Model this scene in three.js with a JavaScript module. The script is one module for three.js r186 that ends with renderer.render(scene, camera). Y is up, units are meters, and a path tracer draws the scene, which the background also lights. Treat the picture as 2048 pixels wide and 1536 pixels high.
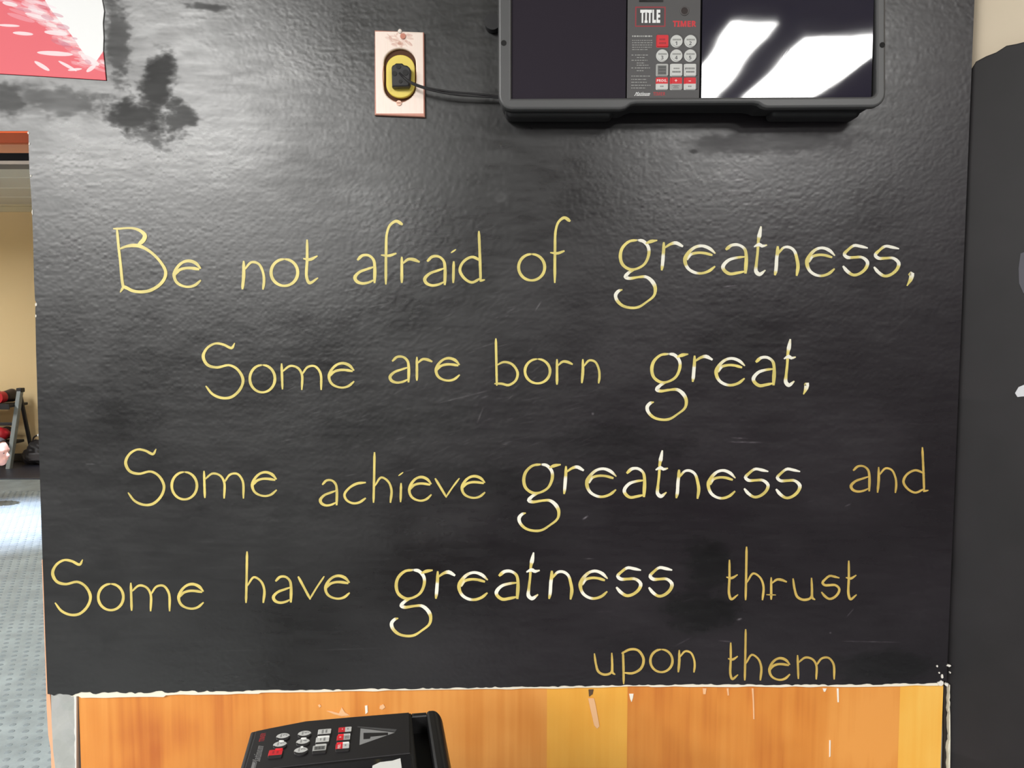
import * as THREE from 'three';
import { mergeGeometries, toCreasedNormals } from 'three/addons/utils/BufferGeometryUtils.js';
import { RoundedBoxGeometry } from 'three/addons/geometries/RoundedBoxGeometry.js';
import { MarchingCubes } from 'three/addons/objects/MarchingCubes.js';
import { RectAreaLightUniformsLib } from 'three/addons/lights/RectAreaLightUniformsLib.js';

// ---------------------------------------------------------------- camera, light, exposure
const scene = new THREE.Scene();
scene.background = new THREE.Color(0x000000);
const FOCAL = 1700, PITCH = THREE.MathUtils.degToRad(-3.9);
const EYE = new THREE.Vector3(0, 1.6, 1.157);
const camera = new THREE.PerspectiveCamera(2 * THREE.MathUtils.radToDeg(Math.atan(768 / FOCAL)), 2048 / 1536, 0.02, 60);
camera.position.copy(EYE);
camera.rotation.set(PITCH, 0, 0);
const renderer = new THREE.WebGLRenderer({ antialias: true });
renderer.toneMapping = THREE.LinearToneMapping;
renderer.toneMappingExposure = 1.0;
renderer.shadowMap.enabled = true;
RectAreaLightUniformsLib.init();

const CEILING = 3.0;
const LAMP_MAIN = 32, LAMP_FAR = 36, LAMP_UP = 14;
const TINT_MAIN = new THREE.Color().setRGB(1.0, 0.99, 0.96), TINT_FAR = new THREE.Color().setRGB(0.92, 0.97, 1.0);
// x, z, width, length of the fluorescent fittings in this room, then of those added in the room beyond
const FITTINGS = [[1.55, 3.62, 0.46, 1.4], [1.06, 3.4, 0.2, 1.25], [1.5, 6.8, 0.34, 1.25], ...[-1.6, -2.9].flatMap((x) => [2.9, 4.5, 6.1, 7.7].map((z) => [x, z, 0.6, 1.22])), [-4.3, 4.5, 0.6, 1.22], [-4.3, 6.1, 0.6, 1.22], [-4.3, 7.7, 0.6, 1.22]];
const ADDED_FAR_FITTINGS = [[-2.4, -1.1, 0.6, 1.2], [-1.5, -4.4, 0.5, 1.25], [-5.3, -4.4, 0.5, 1.25], [-7.2, -6.6, 0.5, 1.25]];  // unseen hanging lamps added to brighten the far ceiling and the opening underside
const ADDED_SPOT = { x: -4.15, z: -5.7, power: 150, angle: 0.42, tint: new THREE.Color().setRGB(0.66, 0.76, 1.0) };  // lamp added to make the bright pool on the far floor

// ---------------------------------------------------------------- helpers
let seed = 7;
const rnd = () => { seed = (seed + 0x6d2b79f5) | 0; let t = Math.imul(seed ^ (seed >>> 15), 1 | seed); t = (t + Math.imul(t ^ (t >>> 7), 61 | t)) ^ t; return ((t ^ (t >>> 14)) >>> 0) / 4294967296; };
const lin = (r, g, b) => new THREE.Color().setRGB(r, g, b);
const srgb = (r, g, b) => new THREE.Color().setRGB(r / 255, g / 255, b / 255, THREE.SRGBColorSpace);
const cp = Math.cos(PITCH), sp = Math.sin(PITCH);
function sight(u, v) { const x = (u - 1024) / FOCAL, y = -(v - 768) / FOCAL; return new THREE.Vector3(x, y * cp + sp, y * sp - cp); }   // measured bearing in the photograph -> direction
function onZ(u, v, z = 0) { const d = sight(u, v), t = (z - EYE.z) / d.z; return new THREE.Vector3(EYE.x + d.x * t, EYE.y + d.y * t, z); }
function onY(u, v, y) { const d = sight(u, v), t = (y - EYE.y) / d.y; return new THREE.Vector3(EYE.x + d.x * t, y, EYE.z + d.z * t); }
const W = (pts, z = 0) => pts.map(([u, v]) => { const p = onZ(u, v, z); return new THREE.Vector2(p.x, p.y); });

const used = {};
function numbered(name) { const n = used[name] = (used[name] ?? -1) + 1; return n ? name + '_' + String(n).padStart(3, '0') : name; }
function fin(o) { o.traverse((m) => { if (m.isMesh) { m.castShadow = m.receiveShadow = true; } }); return o; }
function mesh(name, geo, mat, parent = scene) { const m = new THREE.Mesh(geo, mat); m.name = parent === scene ? numbered(name) : name; m.castShadow = m.receiveShadow = true; parent.add(m); return m; }
function part(name, geo, mat, parent) { const n = parent.userData._n ??= {}; const k = n[name] = (n[name] ?? -1) + 1; return mesh(k ? name + '_' + String(k).padStart(3, '0') : name, geo, mat, parent); }
function group(name, parent = scene) { const g = new THREE.Group(); if (parent === scene) g.name = numbered(name); else { const n = parent.userData._n ??= {}; const k = n[name] = (n[name] ?? -1) + 1; g.name = k ? name + '_' + String(k).padStart(3, '0') : name; } parent.add(g); return g; }
function thing(name, label, category, pos = [0, 0, 0], grp) { const g = group(name); g.position.set(...pos); Object.assign(g.userData, { label, category }); if (grp) g.userData.group = grp; return g; }
function structure(o, label) { o.userData.kind = 'structure'; if (label) o.userData.label = label; return o; }
const std = (color, roughness = 0.6, extra = {}) => new THREE.MeshStandardMaterial({ color, roughness, ...extra });
const phys = (color, roughness, extra = {}) => new THREE.MeshPhysicalMaterial({ color, roughness, ...extra });
function box(w, h, d, x = 0, y = 0, z = 0) { const g = new THREE.BoxGeometry(w, h, d); g.translate(x, y, z); return g; }
function rbox(w, h, d, r, x = 0, y = 0, z = 0, s = 2) { const g = new RoundedBoxGeometry(w, h, d, s, r); g.translate(x, y, z); return g; }
function between(x0, x1, y0, y1, z0, z1) { return box(x1 - x0, y1 - y0, z1 - z0, (x0 + x1) / 2, (y0 + y1) / 2, (z0 + z1) / 2); }
function cyl(r, h, x, y, z, axis = 'y', n = 24, r2 = r) { const g = new THREE.CylinderGeometry(r2, r, h, n); if (axis === 'z') g.rotateX(Math.PI / 2); if (axis === 'x') g.rotateZ(-Math.PI / 2); g.translate(x, y, z); return g; }
function bar(a, b, w, d) { const p = new THREE.Vector3(...a), q = new THREE.Vector3(...b), l = p.distanceTo(q); const g = new RoundedBoxGeometry(w, l, d, 1, Math.min(w, d) * 0.15); g.applyQuaternion(new THREE.Quaternion().setFromUnitVectors(new THREE.Vector3(0, 1, 0), q.clone().sub(p).normalize())); g.translate(...p.add(q).multiplyScalar(0.5).toArray()); return g; }
function tube(pts, r, seg = 40, rad = 8) { return new THREE.TubeGeometry(new THREE.CatmullRomCurve3(pts.map((p) => new THREE.Vector3(...(p.toArray ? p.toArray() : p)))), seg, r, rad, false); }
function slab(pts, z0, z1, bevel = 0, holes = [], bseg = 2) {   // an outline in the x-y plane with a depth
  const s = new THREE.Shape(pts); for (const h of holes) s.holes.push(new THREE.Path(h));
  const g = new THREE.ExtrudeGeometry(s, { depth: z1 - z0 - 2 * bevel, bevelEnabled: bevel > 0, bevelThickness: bevel, bevelSize: bevel, bevelOffset: -bevel, bevelSegments: bseg, curveSegments: 12 });
  g.translate(0, 0, z0 + bevel); return g;
}
function planarUV(g, x0, y0, w, h) { const p = g.attributes.position, uv = new Float32Array(p.count * 2); for (let i = 0; i < p.count; i++) { uv[2 * i] = (p.getX(i) - x0) / w; uv[2 * i + 1] = (p.getY(i) - y0) / h; } g.setAttribute('uv', new THREE.BufferAttribute(uv, 2)); return g; }
function roundRect(x0, y0, x1, y1, r, n = 6) { const o = []; for (const [cx, cy, a] of [[x1 - r, y1 - r, 0], [x0 + r, y1 - r, 1], [x0 + r, y0 + r, 2], [x1 - r, y0 + r, 3]]) for (let i = 0; i <= n; i++) { const t = (a + i / n) * Math.PI / 2; o.push(new THREE.Vector2(cx + r * Math.cos(t), cy + r * Math.sin(t))); } return o; }
function hash(x, y, s) { let h = Math.imul(x, 0x27d4eb2d) ^ Math.imul(y + 7919, 0x165667b1) ^ Math.imul(s + 131, 0x9e3779b1); h = Math.imul(h ^ (h >>> 15), 0x85ebca6b); h = Math.imul(h ^ (h >>> 13), 0xc2b2ae35); return ((h ^ (h >>> 16)) >>> 0) / 4294967296; }
function noise(x, y, s = 0) { const i = Math.floor(x), j = Math.floor(y), a = x - i, b = y - j, u = a * a * (3 - 2 * a), v = b * b * (3 - 2 * b); const p = hash(i, j, s), q = hash(i + 1, j, s), r = hash(i, j + 1, s), t = hash(i + 1, j + 1, s); return (p + (q - p) * u) * (1 - v) + (r + (t - r) * u) * v; }
function fbm(x, y, s, o = 4) { let a = 0, w = 0.5, t = 0; for (let k = 0; k < o; k++) { a += w * noise(x, y, s + k * 17); t += w; w *= 0.5; x *= 2.03; y *= 2.03; } return a / t; }
function dataTexture(w, h, f, srgbMap = false) { const d = new Uint8Array(w * h * 4); for (let j = 0; j < h; j++) for (let i = 0; i < w; i++) { const c = f(i, h - 1 - j), k = (j * w + i) * 4; d[k] = c[0]; d[k + 1] = c[1]; d[k + 2] = c[2]; d[k + 3] = 255; } const t = new THREE.DataTexture(d, w, h); t.magFilter = t.minFilter = THREE.LinearFilter; if (srgbMap) t.colorSpace = THREE.SRGBColorSpace; t.needsUpdate = true; return t; }
function canvasTexture(w, h, draw) { const c = document.createElement('canvas'); c.width = w; c.height = h; draw(c.getContext('2d'), w, h); const t = new THREE.CanvasTexture(c); t.colorSpace = THREE.SRGBColorSpace; return t; }
const sstep = (a, b, x) => { const t = Math.min(1, Math.max(0, (x - a) / (b - a))); return t * t * (3 - 2 * t); };

// ---------------------------------------------------------------- black wall paint
const TX0 = -0.70, TX1 = 0.70, TY0 = 1.06, TY1 = 2.06, TW = 2048, TH = 1463;
// patches where the black paint is dull or fresher: photograph position, half sizes, turn, strength (+ dull, - glossier), raggedness
const DULL = [[268, 236, 62, 36, 0.2, 1.0, 0.5], [312, 168, 36, 62, 0.25, 0.95, 0.5], [360, 232, 32, 34, 0, 0.75, 0.7], [300, 275, 60, 18, 0.3, 0.6, 0.9], [235, 80, 26, 90, 0, 0.55, 0.7], [110, 205, 120, 32, 0.05, 0.5, 0.6], [20, 200, 40, 40, 0, 0.7, 0.5], [410, 12, 45, 8, 0.1, 0.6, 0.6],
  [1480, 530, 40, 30, 0, 0.3, 0.6],
  [1000, 395, 14, 10, 0, 0.6, 0.5], [1386, 302, 12, 6, 0, 0.7, 0.5], [1530, 285, 200, 22, -0.02, 0.35, 0.5]];
const CLEAN = [[1415, 1130, 50, 62, 0, 0.9, 0.4], [1405, 1225, 82, 46, 0.05, 1, 0.4], [1770, 1335, 125, 38, 0, 0.8, 0.35], [1480, 690, 90, 60, 0, 0.3, 0.7], [1220, 890, 160, 40, 0, 0.35, 0.7], [960, 560, 36, 60, 0, 0.6, 0.7], [800, 640, 80, 46, 0.2, 0.6, 0.7], [690, 690, 50, 80, 0.3, 0.5, 0.8], [960, 960, 110, 40, 0, 0.5, 0.7], [270, 780, 70, 90, 0, 0.7, 0.7], [200, 1200, 60, 120, 0, 0.4, 0.7], [760, 850, 170, 40, -0.1, 0.6, 0.8], [330, 960, 90, 60, 0.2, 0.5, 0.8], [600, 1010, 130, 30, 0.1, 0.5, 0.8]];
const FRESH = [[900, 1040, 110, 40, 0.1, 0.5, 0.7], [840, 1150, 60, 70, 0, 0.4, 0.7], [1440, 990, 60, 90, 0.4, 0.35, 0.7], [330, 1040, 70, 60, 0, 0.45, 0.8], [400, 960, 40, 70, 0, 0.3, 0.8], [700, 1000, 120, 40, 0, 0.3, 0.8], [970, 810, 30, 60, 0.2, 0.7, 0.9], [880, 760, 90, 30, -0.2, 0.5, 0.9], [560, 640, 90, 30, -0.1, 0.4, 0.9], [130, 260, 40, 120, 0, 0.4, 0.5], [1500, 330, 90, 60, 0, 0.3, 0.7]];
const dullMap = new Float32Array(TW * TH), gloss = new Float32Array(TW * TH), clean = new Float32Array(TW * TH), scr = new Float32Array(TW * TH);
const toTex = (u, v) => { const p = onZ(u, v); return [(p.x - TX0) / (TX1 - TX0) * TW, (TY1 - p.y) / (TY1 - TY0) * TH]; };
function stamp(map, list) {
  list.forEach(([u, v, rx, ry, a, k, rag], n) => {
    const [cx, cy] = toTex(u, v), R = Math.max(rx, ry) * 1.9, c = Math.cos(a), s = Math.sin(a);
    for (let j = Math.max(0, cy - R | 0); j < Math.min(TH, cy + R); j++) for (let i = Math.max(0, cx - R | 0); i < Math.min(TW, cx + R); i++) {
      const dx = i - cx, dy = j - cy, x = (dx * c + dy * s) / rx, y = (-dx * s + dy * c) / ry;
      const e = Math.hypot(x, y) + rag * ((fbm(i / 30, j / 16, 31 + n, 4) - 0.5) * 1.7 + (fbm(i / 9, j / 6, 131 + n, 3) - 0.5) * 0.9), m = k * sstep(1.2, 0.45, e);
      if (m > map[j * TW + i]) map[j * TW + i] = m;
    }
  });
}
stamp(dullMap, DULL); stamp(clean, CLEAN); stamp(gloss, FRESH);
// dry scratches and brush ends
function scratch(u, v, len, a, wd, k) { const [cx, cy] = toTex(u, v); for (let t = -len / 2; t < len / 2; t += 0.5) { const f = k * (1 - Math.abs(2 * t / len) ** 2) * (0.4 + 0.6 * noise(t / 6, u, 5)); for (let q = -wd; q <= wd; q += 0.5) { const i = Math.round(cx + t * Math.cos(a) - q * Math.sin(a)), j = Math.round(cy + t * Math.sin(a) + q * Math.cos(a)); if (i >= 0 && j >= 0 && i < TW && j < TH) { const m = f * (1 - Math.abs(q) / (wd + 0.5)); if (m > scr[j * TW + i]) scr[j * TW + i] = m; } } } }
for (const s of [[940, 790, 90, -0.25, 1.5, 0.35], [900, 800, 60, -0.25, 1, 0.4], [960, 830, 40, -1.2, 1.5, 0.35], [1490, 884, 75, 0.02, 1.5, 0.5], [1480, 876, 40, 0.05, 1, 0.4], [1460, 572, 34, -0.1, 1.5, 0.6], [1500, 545, 40, -0.2, 1, 0.25], [1076, 612, 26, -1.0, 1.2, 0.5], [1170, 1035, 16, -0.6, 2, 0.7], [1185, 827, 6, 0, 3, 0.5], [1478, 1238, 14, -0.3, 2, 0.6], [1450, 1282, 30, 0.1, 1.5, 0.35], [1366, 1283, 40, -0.5, 1.5, 0.2], [1740, 1283, 130, 0.02, 1.2, 0.35], [1178, 1117, 22, 0, 1.2, 0.35], [180, 928, 22, 0, 1.5, 0.5], [690, 1298, 160, -0.03, 0.8, 0.22], [480, 1300, 120, -0.03, 0.8, 0.16], [700, 950, 26, -0.2, 1.2, 0.3], [820, 940, 30, -0.3, 1.2, 0.3], [575, 880, 30, -0.2, 1, 0.25], [1695, 1010, 14, -0.4, 1.5, 0.3], [1700, 1225, 26, -0.9, 1, 0.3], [880, 380, 40, 1.5, 1.5, 0.2], [1665, 380, 40, 2.0, 1, 0.25], [975, 690, 70, -0.3, 1, 0.3], [760, 610, 60, -0.2, 1, 0.3], [700, 580, 50, -0.2, 1, 0.3], [226, 1386, 4, 0, 2, 0.7], [1660, 1265, 5, 0, 2, 0.5]]) scratch(...s);
for (let k = 0; k < 260; k++) scratch(500 + rnd() * 700, 560 + rnd() * 380, 14 + rnd() * 46, -0.12 - rnd() * 0.35, 0.8, 0.05 + rnd() * 0.13);
for (let k = 0; k < 150; k++) scratch(560 + rnd() * 520, 560 + rnd() * 330, 8 + rnd() * 22, -0.2 - rnd() * 0.5, 1.2, 0.1 + rnd() * 0.2);
for (let k = 0; k < 200; k++) scratch(120 + rnd() * 1750, 300 + rnd() * 1050, 10 + rnd() * 40, -0.3 + rnd() * 0.4, 0.8, 0.03 + rnd() * 0.08);
const BIG = new Float32Array(TW * TH);
for (let j = 0; j < TH; j++) for (let i = 0; i < TW; i++) BIG[j * TW + i] = fbm(i / 210, j / 150, 3, 5);
const wallColor = dataTexture(TW, TH, (i, j) => {
  const n = j * TW + i, d = dullMap[n], g = gloss[n], b = BIG[n] - 0.5, s = scr[n], f = noise(i / 3, j / 2, 9) - 0.5;
  const k = 1 - 0.55 * clean[n] + 0.35 * b + 0.1 * f - 0.25 * d + 0.25 * g, warm = sstep(900, 1700, i + 0.35 * j) * 0.08;
  return [Math.min(255, (23 + warm * 70) * k + s * 140), Math.min(255, 22.5 * k + s * 140), Math.min(255, (23 + warm * 60) * k + s * 140)];
}, true);
const wallRough = dataTexture(TW, TH, (i, j) => {
  const n = j * TW + i, b = BIG[n] - 0.5, r = 0.32 + 0.2 * b + 0.36 * dullMap[n] - 0.04 * clean[n] - 0.06 * gloss[n] + 0.1 * (fbm(i / 50, j / 9, 77, 3) - 0.5) + 0.1 * scr[n];
  const q = Math.max(0, Math.min(255, r * 255)); return [q, q, q];
});
const wallBump = dataTexture(TW, TH, (i, j) => {
  const n = j * TW + i, peel = noise(i / 8 + j / 40, j / 6.5, 41) * 0.6 + noise(i / 5, j / 4.4, 43) * 0.4, brush = noise(i / 60 + j / 30, j / 4, 51);
  const z = 0.5 + 0.34 * (peel - 0.5) + 0.03 * (brush - 0.5) + 0.12 * (BIG[n] - 0.5) - 0.12 * dullMap[n] + 0.25 * scr[n];
  const q = Math.max(0, Math.min(255, z * 255)); return [q, q, q];
});
const blackPaint = phys(0xffffff, 1.0, { ior: 1.7,  map: wallColor, roughnessMap: wallRough, bumpMap: wallBump, bumpScale: 0.00038 });

// ---------------------------------------------------------------- front wall with the quotation
const wall = group('wall_front'); structure(wall, 'black painted wall carrying a yellow hand-painted quotation');
const LEFT = [[57, 262], [57.5, 300], [59, 345], [63, 400], [66, 470], [68, 560], [70, 600], [73, 607], [70.5, 616], [72, 700], [75, 800], [79, 930], [83, 1060], [88, 1200], [91, 1290], [95, 1388]];
const BOTTOM = []; for (let u = 96; u <= 1890; u += 6) { const base = u < 150 ? 1389 : 1387 - (u - 150) * 0.0148 + 5 * sstep(1300, 1700, u) * (u < 1880 ? 1 : 0.4); BOTTOM.push([u, base + (noise(u / 9, 1, 61) - 0.5) * (u < 420 ? 6 : 3.4)]); }
{
  const topL = new THREE.Vector2(-3.2, CEILING), ur = onZ(1945, 95), lr = onZ(1893, 1368);
  const k = (ur.x - lr.x) / (ur.y - lr.y);
  const pts = [topL, new THREE.Vector2(-3.2, onZ(57, 262).y), ...W(LEFT), ...W(BOTTOM), new THREE.Vector2(lr.x, lr.y), new THREE.Vector2(ur.x + k * (CEILING - ur.y), CEILING)];
  const g = slab(pts, -0.125, 0); planarUV(g, TX0, TY0, TX1 - TX0, TY1 - TY0);
  part('plaster', g, blackPaint, wall);
  // grey skim coat below the quotation, behind the boards
  const grey = std(0xffffff, 0.75, { map: canvasTexture(256, 256, (c) => { c.fillStyle = '#b3b4b0'; c.fillRect(0, 0, 256, 256); for (let i = 0; i < 900; i++) { c.fillStyle = `rgba(${rnd() < 0.5 ? '70,72,72' : '190,190,186'},${0.05 * rnd()})`; c.beginPath(); c.ellipse(rnd() * 256, rnd() * 256, 3 + rnd() * 22, 2 + rnd() * 16, rnd() * 3, 0, 7); c.fill(); } }) });
  const lp = [[102, 1386], [103, 1440], [106, 1500], [113, 1545]];
  const lo = W(lp, -0.002), bl = lo[3];
  const g2 = slab([...lo, new THREE.Vector2(bl.x, 0), new THREE.Vector2(0.64, 0), new THREE.Vector2(0.62, lo[0].y)], -0.12, -0.014); planarUV(g2, -0.7, 0.6, 0.5, 0.5);
  part('lower_wall', g2, grey, wall);
  const strip = W([[102, 1386], [103, 1440], [106, 1500], [113, 1560], [152, 1560], [151, 1480], [149, 1386]], -0.002);
  part('skim_strip', planarUV(slab(strip, -0.014, -0.002), -0.7, 0.9, 0.3, 0.3), grey, wall);
  // bare corner bead showing at the chipped edge
  const bead = []; const L1 = [[83, 1120], [87.5, 1250], [92, 1386], [93, 1420], [96, 1470], [101, 1500], [103, 1560]], L2 = [[112, 1560], [112, 1505], [106, 1480], [102.5, 1420], [100, 1386], [92, 1250], [86, 1120]];
  bead.push(...W([...L1, ...L2], -0.004)); part('corner_bead', slab(bead, -0.03, -0.004, 0.0008), std(srgb(236, 176, 138), 0.6), wall);
  // chips of bare plaster along the left edge
  const chip = std(srgb(235, 230, 220), 0.8);
  for (const [u, v, a, b] of [[56, 266, 4, 4], [58, 288, 3, 5], [61, 352, 2.5, 4], [64, 425, 2.5, 8], [71.5, 609, 4, 5], [71, 632, 3, 5], [75, 870, 2, 4]]) {
    const o = []; for (let i = 0; i < 9; i++) { const t = i / 9 * 6.283; o.push([u + 1 + 0.55 * a * Math.cos(t) * (0.7 + 0.5 * rnd()), v + 0.7 * b * Math.sin(t) * (0.7 + 0.5 * rnd())]); }
    part('plaster_chip', slab(W(o), -0.003, 0.0007, 0.0002), chip, wall);
  }
  // ragged white filler line between the black paint and the boards
  const up = [], dn = [];
  for (let u = 142; u <= 1890; u += 5) { const b = 1388 - (u - 150) * 0.0148 + 5 * sstep(1300, 1700, u) * (u < 1880 ? 1 : 0.4); const th = u < 158 ? 7 : u < 330 ? 10.5 : u < 520 ? 7 : u < 1150 ? 5 : u < 1300 ? 4.2 : 5.5; up.push([u, b - 4]); dn.push([u, b + th - 2 + (noise(u / 30, 2, 67) - 0.5) * 2]); }
  const filler = std(srgb(240, 232, 214), 0.8);
  part('filler_line', slab(W([...up, ...dn.reverse()], -0.001), -0.0058, -0.001, 0.0004), filler, wall);
  const side = []; const s2 = []; for (let v = 1388; v <= 1560; v += 6) { side.push([146 + (v - 1388) * 0.02 + noise(v / 12, 3, 5) * 3, v]); s2.push([153.2, v]); }
  part('filler_line', slab(W([...side, ...s2.reverse()], -0.002), -0.008, -0.0015, 0.0004), std(srgb(225, 222, 216), 0.8), wall);
  // flecks of bare plaster at the lower right corner
  for (const [u, v, a, b] of [[1881, 1366, 7, 5], [1893, 1369, 4, 4], [1884, 1352, 2.5, 5], [1897, 1331, 4, 2.5], [1874, 1332, 2, 2.2], [1878, 1345, 1.6, 2], [1900, 1345, 1.4, 2]]) {
    const o = []; for (let i = 0; i < 9; i++) { const t = i / 9 * 6.283; o.push([u + a * Math.cos(t) * (0.6 + 0.6 * rnd()), v + b * Math.sin(t) * (0.6 + 0.6 * rnd())]); }
    part('plaster_fleck', slab(W(o), -0.002, 0.0012, 0.0002), chip, wall);
  }
}

// ---- the quotation: brush strokes of raised paint
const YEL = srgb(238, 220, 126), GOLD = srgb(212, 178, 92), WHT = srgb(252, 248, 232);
const inkMat = new THREE.MeshPhysicalMaterial({ color: 0xffffff, vertexColors: true, roughness: 0.36, ior: 1.6 });
function ribbon(pts, lift, dimmed = 0) {   // pts: [u, v, width, whiteness] in photograph measure
  const cv = new THREE.CatmullRomCurve3(pts.map((p) => new THREE.Vector3(p[0], p[1], 0)), false, 'centripetal');
  let len = 0; for (let i = 1; i < pts.length; i++) len += Math.hypot(pts[i][0] - pts[i - 1][0], pts[i][1] - pts[i - 1][1]);
  const N = Math.max(6, Math.round(len / 4)), S = [];
  for (let i = 0; i <= N; i++) { const t = i / N, q = t * (pts.length - 1), k = Math.min(pts.length - 2, Math.floor(q)), f = q - k; const c = cv.getPoint(t); S.push([c.x, c.y, pts[k][2] * (1 - f) + pts[k + 1][2] * f, pts[k][3] * (1 - f) + pts[k + 1][3] * f]); }
  const pos = [], col = [], idx = [];
  const shade = rnd();
  S.forEach(([u, v, w, c], i) => {
    const a = S[Math.max(0, i - 1)], b = S[Math.min(N, i + 1)]; let dx = b[0] - a[0], dy = b[1] - a[1]; const l = Math.hypot(dx, dy) || 1; dx /= l; dy /= l;
    const taper = Math.min(1, 0.55 + Math.min(i, N - i) * 0.3), h = w / 2 * 0.87 * taper * (0.94 + 0.14 * (noise(u / 5, v / 5, 71) - 0.3));
    const ends = i === 0 ? -1 : i === N ? 1 : 0, ou = u + ends * dx * 1.2, ov = v + ends * dy * 1.2;
    const L = onZ(ou - dy * h, ov + dx * h), R = onZ(ou + dy * h, ov - dx * h);
    pos.push(L.x, L.y, 0.00005, L.x, L.y, lift, R.x, R.y, lift, R.x, R.y, 0.00005);
    const wv = sstep(0.42, 0.85, c + (noise(u / 6, v / 6, 73) - 0.5) * 0.35), thin = 0.78 + 0.3 * noise(u / 17 + shade * 9, v / 17, 75), k = YEL.clone().lerp(GOLD, dimmed).multiplyScalar(thin).lerp(WHT, wv);
    for (let q = 0; q < 4; q++) col.push(k.r, k.g, k.b);
    if (i) { const o = i * 4, p = o - 4; for (let q = 0; q < 3; q++) idx.push(p + q, p + q + 1, o + q, p + q + 1, o + q + 1, o + q); }
  });
  idx.push(0, 2, 1, 0, 3, 2); const o = N * 4; idx.push(o, o + 1, o + 2, o, o + 2, o + 3);
  const g = new THREE.BufferGeometry(); g.setAttribute('position', new THREE.Float32BufferAttribute(pos, 3)); g.setAttribute('color', new THREE.Float32BufferAttribute(col, 3)); g.setIndex(idx);
  const t = g.toNonIndexed(); t.computeVertexNormals(); return t;
}
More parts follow.
